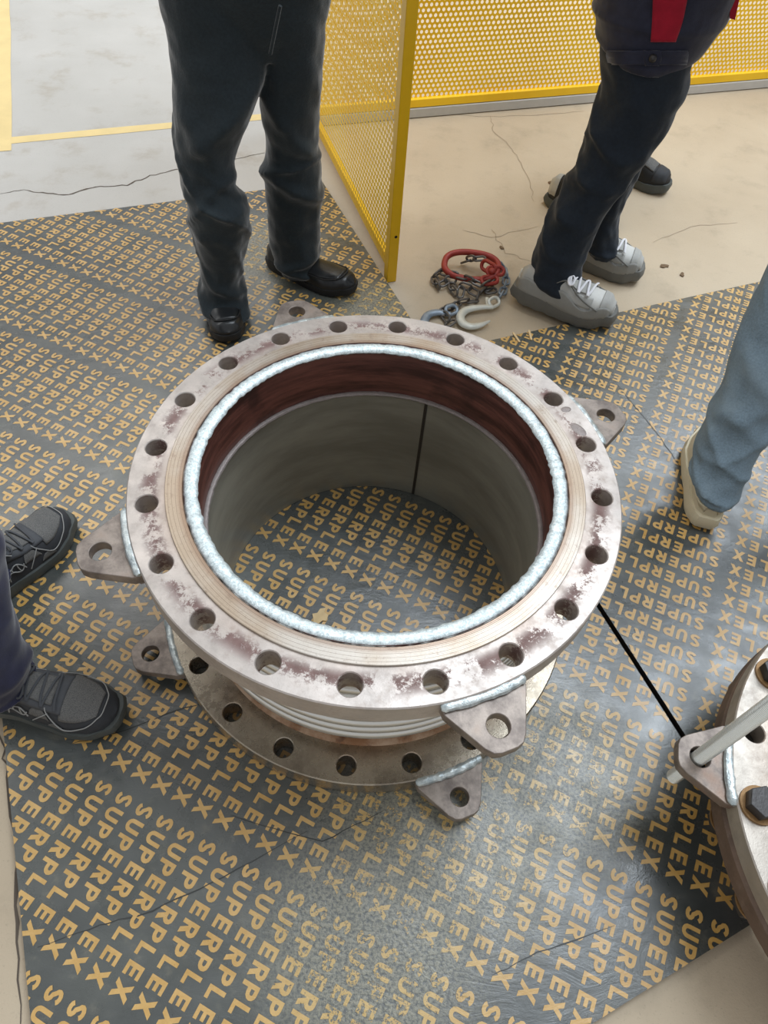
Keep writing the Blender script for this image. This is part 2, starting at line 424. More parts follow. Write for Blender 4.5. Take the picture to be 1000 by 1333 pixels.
M['crease'] = plain('film_crease', (52, 53, 51), .45)
def fpx(L): return [tuple(fl(x, y).xy) for x, y in L]
for L in ([(50, 1232), (130, 1205), (200, 1185), (290, 1142), (400, 1082)], [(300, 1062), (420, 1095), (500, 1055)], [(640, 1270), (700, 1240), (800, 1205)], [(95, 968), (150, 955), (230, 925), (300, 905)], [(800, 497), (860, 570), (900, 630)]):
    par = bb if L[0][0] == 800 else ba
    o = strip(wob(fpx(L), 6, .0016), .0022, .0007, 'crease', M['crease'], par); o.location = (0, 0, -FZ)
# concrete cracks and lane markings belong to the floor
M['crack'] = plain('crack', (92, 82, 72), .9)
M['crack_soft'] = plain('crack_soft', (160, 143, 122), .9)
M['lane'] = plain('lane_paint', (220, 196, 138), .6, var=.14, scale=14)
def floor_px(L): return [tuple(fl(x, y, FZ).xy) for x, y in L]
for L, wd_, mt_ in (([(0, 252), (30, 247), (55, 251), (90, 254), (112, 246), (130, 243), (165, 241), (195, 229), (230, 221), (300, 208), (345, 199)], .006, 'crack'),
    ([(590, 150), (640, 152), (642, 170), (668, 195), (680, 212), (690, 240), (695, 262)], .004, 'crack_soft'), ([(640, 152), (700, 150), (760, 145)], .004, 'crack_soft'),
    ([(0, 955), (10, 1010), (20, 1100), (24, 1200), (27, 1333)], .006, 'crack'), ([(600, 300), (640, 310), (700, 295)], .003, 'crack_soft'), ([(850, 315), (900, 295), (960, 290)], .003, 'crack_soft'), ([(640, 300), (660, 330), (690, 340)], .003, 'crack_soft')):
    strip(wob(floor_px(L), 5, .006 if L[0][0] else .004), wd_, FZ + .0008, 'crack', M[mt_], floor)
def lane(a, b, w_):
    a = Vector(a); b = Vector(b); t = (b - a).normalized(); nn = Vector((-t.y, t.x)) * w_ / 2
    k = 24; vs = []; fs = []
    for i in range(k + 1):
        p = a + (b - a) * i / k; e = RNG.uniform(.95, 1.05); vs += [(*(p + nn * e), FZ + .0006 + w_ * .006), (*(p - nn * e), FZ + .0006 + w_ * .006)]
    for i in range(k): fs.append((2 * i, 2 * i + 1, 2 * i + 3, 2 * i + 2))
    return MB().add(vs, fs).build('lane_marking', M['lane'], floor, smooth=False)
p0 = fl(14, 183, FZ).xy; p1 = fl(345, 152, FZ).xy; d_ = (p1 - p0)
lane(p0 - d_ * .02, p0 + d_ * 2.2, .048)
pa = fl(16, 196, FZ).xy; pb_ = fl(13, 0, FZ).xy; dd = pb_ - pa; nn = Vector((-dd.y, dd.x)).normalized()
lane(pa + nn * .055, pa + dd * 3 + nn * .055, .11)

# ---------------------------------------------------------------- flange ring (expansion joint)
RC = (-.016, .749)
def flange_mesh(r0, r1, z0, z1, nh, rb, hr, ph, ch=.002, missing=()):
    """annulus plate with bolt holes, built hole by hole"""
    mb = MB(); N = 24; st = 2 * pi / nh
    for i in range(nh):
        ac = ph + i * st; e = []
        k = 6
        for t in range(k): e.append((r1 - ch, ac - st / 2 + st * t / k))
        for t in range(k): e.append((r1 - ch + (r0 - r1 + ch) * t / k, ac + st / 2))
        for t in range(k): e.append((r0, ac + st / 2 - st * t / k))
        for t in range(k): e.append((r0 + (r1 - ch - r0) * t / k, ac - st / 2))
        B = [(r * cos(a), r * sin(a)) for r, a in e]
        c = (rb * cos(ac), rb * sin(ac))
        H = []; H2 = []
        a_start = atan2(B[0][1] - c[1], B[0][0] - c[0])
        for t in range(N):
            aa = a_start + 2 * pi * t / N
            H.append((c[0] + hr * cos(aa), c[1] + hr * sin(aa))); H2.append((c[0] + (hr + .0015) * cos(aa), c[1] + (hr + .0015) * sin(aa)))
        rings = [[(x, y, z1) for x, y in B], [(x, y, z1) for x, y in H2], [(x, y, z1 - .0015) for x, y in H], [(x, y, z0) for x, y in H], [(x, y, z0) for x, y in B]]
        mb.loft(rings, caps=False)
    mb.lathe([(r1 - ch, z1), (r1, z1 - ch), (r1, z0 + ch), (r1 - ch, z0)], nh * 6, a0=ph - st / 2, a1=ph - st / 2 + 2 * pi)
    mb.lathe([(r0, z0), (r0, z1)], nh * 6, a0=ph - st / 2, a1=ph - st / 2 + 2 * pi)
    return mb
def weld_fix(o, d=.0002):
    bm = bmesh.new(); bm.from_mesh(o.data); bmesh.ops.remove_doubles(bm, verts=bm.verts, dist=d); bmesh.ops.recalc_face_normals(bm, faces=bm.faces); bm.to_mesh(o.data); bm.free()
    for p in o.data.polygons: p.use_smooth = True
    o.data.set_sharp_from_angle(angle=radians(35))
def bead(pts, rad, seed=0, amp=.28, n=10, flat=.75, closed=False):
    """lumpy weld bead"""
    P = [Vector(p) for p in pts]; rr = []
    for i, p in enumerate(P): rr.append(rad * (1 + amp * (mnoise.noise(p * 95 + Vector((seed, 0, 0))))))
    if not closed: rr[0] *= .55; rr[-1] *= .55
    return MB().tube(P, rr, n, closed=closed, flat=flat)
def lug_parts(parent, ang, ztop, th=.02, mat='lug', weldmat='weld_lug', wr=.0085, seed=1):
    hw = .063
    poly = [(.396, -hw), (.414, -hw), (.474, -.031), (.484, -.022), (.487, -.012), (.487, .012), (.484, .022), (.474, .031), (.414, hw), (.396, hw)]
    # plate with a round hole: outline ring to hole ring
    k = 40; out = []
    L = [0]
    for i in range(len(poly)):
        a, b = poly[i], poly[(i + 1) % len(poly)]; L.append(L[-1] + hypot(b[0] - a[0], b[1] - a[1]))
    tot = L[-1]
    hc = (.452, 0); hr = .0165
    per = []
    for i in range(len(poly)):
        a, b = poly[i], poly[(i + 1) % len(poly)]; m_ = max(1, round((L[i + 1] - L[i]) / tot * k))
        for t in range(m_): per.append((a[0] + (b[0] - a[0]) * t / m_, a[1] + (b[1] - a[1]) * t / m_))
    per.sort(key=lambda p: atan2(p[1], p[0] - hc[0]))
    Hh = [(hc[0] + hr * cos(atan2(p[1], p[0] - hc[0])), hr * sin(atan2(p[1], p[0] - hc[0]))) for p in per]
    z1 = ztop; z0 = ztop - th
    mb = MB(); mb.loft([[(x, y, z1) for x, y in per], [(x, y, z1) for x, y in Hh], [(x, y, z0) for x, y in Hh], [(x, y, z0) for x, y in per]], close=True, caps=False)
    o = mb.build('lug', M[mat], parent, bevel=.0012); o.rotation_euler = (0, 0, ang)
    pts = [(.4085 * cos(t), .4085 * sin(t), ztop + .004) for t in [(-.158 + .316 * i / 26) for i in range(27)]]
    b = bead(pts, wr, seed, n=9).build('weld_bead', M[weldmat], parent); b.rotation_euler = (0, 0, ang)
    pts = [(.409 * cos(t), .409 * sin(t), z0 - .003) for t in [(-.15 + .30 * i / 20) for i in range(21)]]
    b = bead(pts, .006, seed + 3, n=7).build('weld_bead', M['weld_dull'], parent); b.rotation_euler = (0, 0, ang)
    return o

PH = radians(16.9); LUG = [radians(a) for a in (-154.2, -64.2, 25.9, 116.0)]
ring = thing('expansion_joint', (RC[0], RC[1], 0))
tag(ring, 'large round steel expansion joint with two bolt hole flanges standing open on the board', 'pipe joint')
up = flange_mesh(.318, .4065, .372, .42, 20, .3745, .0176, PH).build('upper_flange', M['flange_top'], ring); weld_fix(up)
rf = MB().lathe([(.346, .418), (.346, .4232), (.3452, .424), (.319, .424), (.3175, .4225), (.3165, .418)], 160).build('raised_face', M['face'], up)
# bright inner weld
pts = [(.306 * cos(2 * pi * i / 420), .306 * sin(2 * pi * i / 420), .4195) for i in range(420)]
wb = bead(pts, .0122, 5, .22, 12, .55, closed=True).build('inner_weld', M['weld'], ring)
nk = MB().lathe([(.3165, .425), (.3165, .372), (.316, .30), (.3125, .298), (.3125, .30), (.302, .305), (.3015, .412), (.306, .42)], 160).build('neck', M['primer'], ring)
pts = [(.2985 * cos(2 * pi * i / 360), .2985 * sin(2 * pi * i / 360), .3075) for i in range(360)]
bead(pts, .0052, 9, .22, 8, .8, closed=True).build('liner_weld', M['weld_dull'], ring)
ln = MB().lathe([(.2995, .307), (.298, .3065), (.298, .001), (.3005, .001), (.3005, .29)], 180).build('liner', M['liner'], ring)
a_ = radians(74.3); MB().box((.2972 * cos(a_), .2972 * sin(a_), .153), (.0018, .0062, .300), Matrix.Rotation(a_, 3, 'Z')).build('liner_seam', M['seam'], ln, smooth=False)
# bellows
prof = [(.3165, .372)]
k = 9; pz0, pz1 = .352, .098; prof.append((.322, pz0 + .004))
pit = (pz0 - pz1) / k
for i in range(k):
    zc = pz0 - pit * (i + .5)
    for t in range(-4, 5):
        a = t / 4 * pi / 2; prof.append((.335 + .009 * cos(a), zc - (pit * .36) * sin(a)))
    if i < k - 1: prof.append((.324, zc - pit * .47)); prof.append((.324, zc - pit * .53))
prof += [(.325, pz1 - .004), (.3225, .09)]
MB().lathe(prof, 144).build('bellows', M['bellows'], ring)
MB().lathe([(.3225, .096), (.3235, .085), (.327, .066), (.338, .0535), (.338, .05)], 144).build('hub', M['tint'], ring)
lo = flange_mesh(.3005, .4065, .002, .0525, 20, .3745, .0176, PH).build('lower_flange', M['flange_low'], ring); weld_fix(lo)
for i, a in enumerate(LUG):
    lug_parts(ring, a, .408, seed=i * 7 + 1)
    lug_parts(ring, a, .044, seed=i * 7 + 4)
# weld scars beside the right lug
for (px, py, rx, ry, rz) in ((737, 533, .010, .007, .4), (753, 559, .018, .010, 2.3)):
    p = fl(px, py, .42); s_ = MB().sphere((0, 0, 0), (rx, ry, .0016), 14, 6).build('weld_scar', M['weld_dull'], ring); s_.location = (p.x - RC[0], p.y - RC[1], .42); s_.rotation_euler = (0, 0, rz)

# ---------------------------------------------------------------- second, bolted joint at the right edge
C2 = (.984, .314); P2H = radians(161.0)
ej = thing('bolted_joint', (C2[0], C2[1], 0)); tag(ej, 'bolted pair of round steel flanges cut by the right edge, threaded rod through its lug', 'pipe joint')
M['flange_2'] = steel('flange_steel_second', (176, 168, 158), tint=.6, rough=.36, metal=.6, dark=.25)
o = flange_mesh(.318, .4065, .196, .236, 20, .3745, .0176, P2H).build('upper_flange', M['flange_2'], ej); weld_fix(o)
MB().lathe([(.346, .234), (.346, .2392), (.3452, .24), (.319, .24), (.3175, .2385), (.3165, .234)], 120).build('raised_face', M['face'], o)
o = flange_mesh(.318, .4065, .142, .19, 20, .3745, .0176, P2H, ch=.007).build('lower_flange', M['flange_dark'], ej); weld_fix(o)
MB().lathe([(.303, .236), (.303, .0015), (.318, .0015), (.318, .236)], 120, close_prof=True).build('neck', M['primer'], ej)
pts = [(.310 * cos(2 * pi * i / 300), .310 * sin(2 * pi * i / 300), .2355) for i in range(300)]
bead(pts, .0105, 5, .2, 8, .62, closed=True).build('inner_weld', M['weld'], ej)
MB().lathe([(.318, .188), (.398, .188), (.398, .198), (.318, .198)], 120, close_prof=True).build('gasket', M['film_edge'], ej)
def hexpoly(r, a0=0): return [(r * cos(a0 + pi / 3 * i), r * sin(a0 + pi / 3 * i)) for i in range(6)]
hexm = None; protos = {}
def bolt(i):
    ang = P2H + i * 2 * pi / 20
    c = (.3745 * cos(ang), .3745 * sin(ang))
    for nm, mk in (('bolt_head', lambda: MB().prism(hexpoly(.0245), .2405, .2605)), ('washer', lambda: MB().lathe([(.0155, .236), (.029, .236), (.029, .2405), (.0155, .2405)], 28, close_prof=True)), ('nut', lambda: MB().prism(hexpoly(.0265, .3), .113, .1385)), ('nut_washer', lambda: MB().lathe([(.012, .1385), (.032, .1385), (.032, .1425), (.012, .1425)], 28, close_prof=True)), ('bolt_shank', lambda: MB().tube([(0, 0, .095), (0, 0, .24)], .0135, 14))):
        mt_ = {'bolt_head': 'bolt_dark', 'washer': 'washer', 'nut': 'bolt_dark', 'nut_washer': 'washer', 'bolt_shank': 'bolt_dark'}[nm]
        if nm not in protos:
            ob = mk().build(nm, M[mt_], ej, smooth=nm not in ('bolt_head', 'nut'), bevel=.0012 if nm in ('bolt_head', 'nut') else 0); protos[nm] = ob
        else:
            ob = protos[nm].copy(); COL.objects.link(ob); ob.parent = ej
        ob.location = (c[0], c[1], 0); ob.rotation_euler = (0, 0, i * 1.3)
for i in range(20):
    if i != 0: bolt(i)
lug_parts(ej, radians(170.3), .226, th=.02, seed=31)
p = (C2[0] + .452 * cos(radians(170.3)), C2[1] + .452 * sin(radians(170.3)))
rod = MB(); rp = []; z = .135
rod_prof = [(0.0, .112), (.0095, .112), (.0115, .115)]
zz = .115
while zz < .66: rod_prof += [(.0121, zz + .0008), (.0104, zz + .0020), (.0121, zz + .0031)]; zz += .0034
rod_prof += [(.0100, zz + .002), (0, zz + .002)]
ro = MB().lathe(rod_prof, 22).build('threaded_rod', M['zinc'], None, angle=80); ro.location = (p[0], p[1], 0)
tag(ro, 'shiny zinc threaded rod standing through the lug of the bolted joint', 'rod')

# ---------------------------------------------------------------- yellow perforated fence
n = NM('yellow_paint'); b = n.noise(3, 4); c = n.mix(n.ramp(b, .3, .7), lin((240, 190, 12)), lin((250, 205, 30)))
M['yellow'] = n.set(c, .42, 0, .5)
M['yellow2'] = plain('yellow_post', (226, 178, 10), .38, var=.08)
M['sill'] = plain('sill_steel', (190, 190, 188), .45, .2, .1)
def perf(name, parent, length, z0, z1, pitch=.0195, hole=.0062, org=(0, 0, 0)):
    rows = int((z1 - z0) / (pitch * .866)); rh = (z1 - z0) / rows; cols = int(length / pitch); cw = length / cols
    vs = []; fs = []; K = 8
    base = [(1, 0), (1, 1), (0, 1), (-1, 1), (-1, 0), (-1, -1), (0, -1), (1, -1)]
    for r in range(rows):
        off = (r % 2) * cw / 2
        for c in range(cols - (r % 2)):
            cx = off + (c + .5) * cw; cz = z0 + (r + .5) * rh; b = len(vs)
            for (sx, sz) in base: vs.append((cx + sx * cw / 2, 0, cz + sz * rh / 2))
            for k in range(K): a = 2 * pi * k / K; vs.append((cx + hole * cos(a), 0, cz + hole * sin(a)))
            for k in range(K): q = (k + 1) % K; fs.append((b + k, b + q, b + K + q, b + K + k))
        if r % 2:
            for x0 in (0, length - cw / 2):
                b = len(vs); vs += [(x0, 0, z0 + r * rh), (x0 + cw / 2, 0, z0 + r * rh), (x0 + cw / 2, 0, z0 + (r + 1) * rh), (x0, 0, z0 + (r + 1) * rh)]; fs.append((b, b + 1, b + 2, b + 3))
    me = bpy.data.meshes.new(name); me.from_pydata(vs, [], fs)
    o = link(name, me, M['yellow'], parent, smooth=False)
    return o
def bar(parent, name, c, d, mat='yellow2', bev=.002): return MB().box(c, d).build(name, M[mat], parent, smooth=False, bevel=bev)
HF = 1.85
pA = Vector((-.052, 1.885)); pB = Vector((-.425, 2.806))
d1 = (pB - pA); L1 = d1.length
f1 = thing('perforated_fence', (pA.x, pA.y, FZ), atan2(d1.y, d1.x))
tag(f1, 'yellow perforated metal fence panel standing edge on behind the man in black corduroy trousers', 'fence panel')
perf('perforated_sheet', f1, L1 - .05, .03, HF - .03).location = (.03, 0, 0)
bar(f1, 'post', (.0, 0, HF / 2), (.034, .030, HF)); bar(f1, 'post', (L1 - .015, 0, HF / 2), (.03, .03, HF))
bar(f1, 'bottom_rail', (L1 / 2, -.0095, .029), (L1 - .04, .017, .034)); bar(f1, 'top_rail', (L1 / 2, 0, HF - .02), (L1 - .04, .03, .04))
MB().tube([(-.0175, -.003, .155), (-.0168, -.003, .155)], .0045, 12).build('screw_hole', M['black'], f1)
pC = Vector((-.425, 2.808)); pD = Vector((2.0, 3.745)); d2 = pD - pC; L2 = d2.length
f2 = thing('perforated_fence', (pC.x, pC.y, FZ), atan2(d2.y, d2.x))
tag(f2, 'long yellow perforated metal fence across the back with a grey sill at its foot', 'fence panel')
perf('perforated_sheet', f2, L2, .05, HF - .03)
bar(f2, 'bottom_rail', (L2 / 2, -.006, .054), (L2, .022, .030), 'yellow'); bar(f2, 'sill', (L2 / 2, .0, .020), (L2, .045, .034), 'sill')
bar(f2, 'top_rail', (L2 / 2, 0, HF - .02), (L2, .03, .04)); bar(f2, 'post', (L2, 0, HF / 2), (.034, .034, HF))

# ---------------------------------------------------------------- chain sling on the floor
M['red_paint'] = plain('worn_red_paint', (150, 50, 40), .45, .1, .35, 40, .3)
M['chain'] = plain('chain_steel', (104, 100, 96), .4, .6, .3, 50, .2)
M['chain_blue'] = plain('chain_blue_worn', (134, 146, 158), .4, .4, .3, 50, .2)
M['hook'] = plain('hook_white', (206, 206, 196), .42, .25, .22, 40, .4)
def cc(x, y, z=.008): return fl(545 + x / 7.69, 310 + y / 7.69, FZ + z)
sling = thing('chain_sling', (*cc(500, 500, 0).xy, FZ)); SL = Vector(sling.location)
tag(sling, 'chain sling with red oval master link and pale hooks heaped on the concrete', 'chain sling')
a, b = cc(262, 235, .04), cc(800, 300, .045)
ctr = (a + b) / 2 - SL; ax = (b - a); la = ax.length / 2; ax.normalize(); sd = Vector((-ax.y, ax.x, 0)).normalized()
pts = []
for i in range(64):
    t = 2 * pi * i / 64; e = .72
    x = math.copysign(abs(cos(t)) ** .85, cos(t)) * la; y = math.copysign(abs(sin(t)) ** e, sin(t)) * .052
    pts.append(ctr + ax * x + sd * y + Vector((0, 0, .012 * sin(t) - .003)))
ml = MB().tube(pts, .0098, 12, closed=True).build('master_link', M['red_paint'], sling)
def oval(lx, ly, wr, n=20, m_=8):
    pts = []
    for i in range(n):
        t = 2 * pi * i / n; x = (lx - ly) * (1 if cos(t) > 0 else -1) + ly * cos(t); y = ly * sin(t); pts.append((x, y, 0))
    return MB().tube(pts, wr, m_, closed=True)
lk = {}
def clink(p, t, roll, mat, tiltz=0.0, lx=.0185, ly=.0105, wr=.0036, nm='chain_link'):
    key = (mat, lx)
    if key not in lk:
        o = oval(lx, ly, wr).build(nm, M[mat], sling); lk[key] = o
    else: o = lk[key].copy(); COL.objects.link(o); o.parent = sling
    t = Vector(t).normalized(); side = Vector((0, 0, 1)).cross(t).normalized(); upv = t.cross(side)
    R = Matrix((t, side, upv)).transposed() @ Matrix.Rotation(roll, 3, 'X')
    o.matrix_local = Matrix.Translation(Vector(p) - SL) @ R.to_4x4()
    return o
def chain(path, mat, z0=.006, start=0):
    P = [cc(x, y, z) for x, y, z in path]; D = catmull([tuple(p) for p in P], 24); L = 0; prev = Vector(D[0]); nextd = 0; k = start
    for i in range(1, len(D)):
        q = Vector(D[i]); L += (q - prev).length; 
        if L >= nextd:
            t = (q - prev) if (q - prev).length > 1e-6 else Vector((1, 0, 0))
            clink(q + Vector((0, 0, .004 if k % 2 else 0)), t, (radians(75) if k % 2 else radians(12)) + RNG.uniform(-.3, .3), mat); k += 1; nextd = L + .0272
        prev = q
chain([(720, 420, .03), (650, 470, .03), (560, 440, .034), (480, 410, .03), (390, 385, .026), (310, 370, .02), (220, 345, .018), (165, 395, .012), (190, 480, .012), (265, 445, .014), (330, 430, .012), (345, 530, .012), (410, 560, .012), (440, 490, .024), (520, 520, .018), (590, 570, .014), (560, 630, .012), (450, 640, .012), (390, 660, .012), (320, 700, .012), (250, 720, .012), (265, 790, .012), (320, 850, .012), (240, 850, .010)], 'chain')
chain([(700, 500, .012), (640, 540, .012), (760, 520, .014)], 'chain')
chain([(610, 205, .05), (540, 210, .045), (470, 235, .02), (430, 240, .012)], 'chain')
chain([(830, 290, .03), (870, 350, .016), (875, 430, .012), (850, 520, .012), (815, 590, .012), (790, 625, .012)], 'chain_blue')
# coupling at the ring
p = cc(735, 330, .05); MB().sphere((0, 0, 0), (.012, .012, .010), 12, 8).build('coupling_pin', M['red_paint'], sling).location = p - SL
clink(cc(700, 290, .045), cc(800, 350, .05) - cc(640, 250, .05), 1.1, 'red_paint', lx=.026, ly=.014, wr=.006, nm='coupling_link')
clink(cc(770, 330, .045), cc(840, 300, .05) - cc(700, 300, .05), .5, 'red_paint', lx=.026, ly=.014, wr=.006)
clink(cc(710, 420, .035), cc(800, 400, .03) - cc(640, 420, .03), .3, 'red_paint', lx=.026, ly=.014, wr=.006)
def hook(path, rad, mat, eye=None):
    P = [cc(x, y, z) - SL for x, y, z in path]
    D = catmull([(*p, r) for p, r in zip(P, rad)], 8)
    h = MB().tube([d[:3] for d in D], [d[3] for d in D], 12, flat=.72).build('hook', M[mat], sling)
    if eye:
        e = oval(.019, .013, .0055).build('hook_eye', M[mat], h); e.location = cc(*eye) - SL; dd_ = cc(eye[0], eye[1]) - cc(path[1][0], path[1][1]); e.rotation_euler = (.5, 0, atan2(dd_.y, dd_.x))
hook([(745, 690, .016), (660, 690, .016), (560, 700, .016), (470, 725, .015), (420, 780, .014), (440, 850, .013), (520, 885, .013), (620, 870, .013), (715, 828, .014)], [.008, .0095, .011, .0125, .013, .013, .012, .009, .003], 'hook', (755, 640, .02))
hook([(320, 760, .014), (250, 750, .014), (180, 745, .014), (95, 770, .014), (60, 840, .013), (120, 920, .012), (240, 930, .012), (330, 900, .012)], [.008, .010, .012, .0125, .013, .012, .009, .003], 'chain_blue', (330, 720, .018))
hook([(685, 600, .02), (690, 640, .018), (700, 680, .016)], [.006, .007, .008], 'hook')

# small litter
pz = MB(); poly = [(-.020, -.008), (-.012, -.014), (.0, -.011), (.006, -.016), (.016, -.006), (.012, .004), (.02, .012), (.008, .016), (-.002, .010), (-.012, .013), (-.015, .003)]
pz.prism(poly, .0, .0025); o = pz.build('torn_film_scrap', M['wood'], None, smooth=False); q = fl(417, 803, 0); o.location = (q.x, q.y, .0006); o.rotation_euler = (0, 0, .6)
tag(o, 'torn pale wood scrap lying on the board inside the open ring', 'scrap')
for (x, y, rz, lab) in ((672, 440, 2.0, 'pale wood splinter on the board edge behind the ring, the left one'), (690, 437, 1.7, 'pale wood splinter on the board edge behind the ring, the right one')):
    o = MB().prism([(-.022, -.003), (.018, -.0035), (.024, 0), (.016, .003), (-.020, .0025)], 0, .003).build('wood_splinter', M['wood'], None, smooth=False)
    q = fl(x, y, 0); o.location = (q.x, q.y, .0006); o.rotation_euler = (0, 0, rz); tag(o, lab, 'splinter', 'wood splinters')
M['leaf'] = plain('dry_leaf', (112, 90, 66), .8, var=.3, scale=80)
for (x, y, s_, rz, lab) in ((865, 347, .016, .3, 'dry brown leaf crumb on concrete, larger one right of the grey sneakers'), (888, 358, .012, 1.4, 'dry brown leaf crumb on concrete, nearest to the board edge by the jeans leg'), (717, 238, .012, .8, 'dry brown leaf crumb on concrete, left of the dark trouser leg'), (653, 323, .010, 2.2, 'dark crumb on concrete just behind the chain sling')):
    mb = MB(); k = 9; top = [(s_ * (1 + .5 * sin(3.1 * i)) * cos(2 * pi * i / k), s_ * .55 * (1 + .4 * cos(2.3 * i)) * sin(2 * pi * i / k)) for i in range(k)]
    mb.prism(top, 0, .003); o = mb.build('leaf_crumb', M['leaf'], None, smooth=False); q = fl(x, y, FZ); o.location = (q.x, q.y, FZ + .0005); o.rotation_euler = (0, 0, rz); tag(o, lab, 'litter', 'leaf crumbs on the concrete')

# ---------------------------------------------------------------- people
def cloth(name, color, rough=.85, scale=40, var=.25, sheen=.3, bump=.25, weave=600, patch=None):
    n = NM(name); c = lin(color); a = n.noise(scale, 5, .65); g = n.noise(6, 4, .6)
    col = n.mix(n.ramp(a, .3, .7), tuple(v * (1 - var) for v in c), tuple(min(1, v * (1 + var)) for v in c))
    if patch: col = n.mix(n.math('MULTIPLY', n.ramp(g, .5, .75), patch[1]), col, lin(patch[0]))
    n.bump(n.math('ADD', n.noise(weave, 2), n.math('MULTIPLY', a, 1.5)), bump, .0015)
    return n.set(col, rough, 0, .3, sheen=sheen)
M['corduroy'] = cloth('black_corduroy', (34, 43, 48), .85, 160, .16, .55, .35, 420, ((54, 64, 68), .5))
M['navy_work'] = cloth('navy_work_cloth', (32, 40, 50), .85, 120, .12, .2, .2)
M['jacket'] = cloth('navy_jacket', (44, 46, 62), .85, 30, .2, .3, .2)
M['crimson'] = cloth('crimson_stripe', (160, 22, 46), .85, 30, .12, .2, .2)
M['denim'] = cloth('light_denim', (118, 136, 148), .9, 260, .16, .15, .35, 700, ((146, 162, 170), .55))
M['denim_grey'] = cloth('grey_denim', (84, 98, 112), .9, 90, .2, .2, .3)
M['navy_trousers'] = cloth('navy_trousers', (40, 42, 66), .8, 30, .2, .3, .2)
M['skin'] = plain('skin', (204, 150, 124), .55, var=.08, scale=20)
M['hair'] = plain('dark_hair', (26, 22, 20), .6, var=.2, scale=120, bump=.6)
M['shirt'] = cloth('grey_shirt', (96, 98, 104), .9, 40, .12, .2, .2)
M['leather'] = plain('black_leather', (30, 32, 34), .3, var=.2, scale=20, bump=.15)
M['rubber_black'] = plain('black_rubber', (24, 24, 25), .6, var=.15)
M['sneaker_grey'] = plain('sneaker_grey', (174, 174, 170), .7, var=.12, scale=50, bump=.25)
M['sneaker_wave'] = plain('sneaker_wave', (146, 146, 142), .65, var=.12, scale=50, bump=.2)
M['sneaker_light'] = plain('sneaker_light', (214, 214, 210), .65, var=.08, scale=50, bump=.2)
M['sneaker_mid'] = plain('sneaker_sole_grey', (106, 106, 102), .6, var=.15, scale=40, bump=.2)
M['lace_white'] = plain('white_lace', (232, 232, 236), .75, var=.06)
M['beige_shoe'] = plain('beige_shoe', (204, 194, 168), .6, var=.08, scale=40, bump=.1)
M['beige_sole'] = plain('beige_sole', (222, 212, 184), .55, var=.08)
M['run_black'] = plain('running_black', (48, 50, 54), .75, var=.2, scale=60, bump=.3)
n = NM('running_mesh'); v_ = n.voro(620); c = n.mix(n.ramp(v_, .02, .3), lin((78, 78, 78)), lin((116, 114, 110))); n.bump(v_, .5, .001); M['run_mesh'] = n.set(c, .8)
M['run_sole'] = plain('running_sole', (74, 78, 76), .6, var=.2, scale=40, bump=.2)
M['run_line'] = plain('running_piping', (148, 148, 146), .5)
M['run_panel'] = plain('running_panel', (66, 68, 72), .7, var=.2, scale=60)

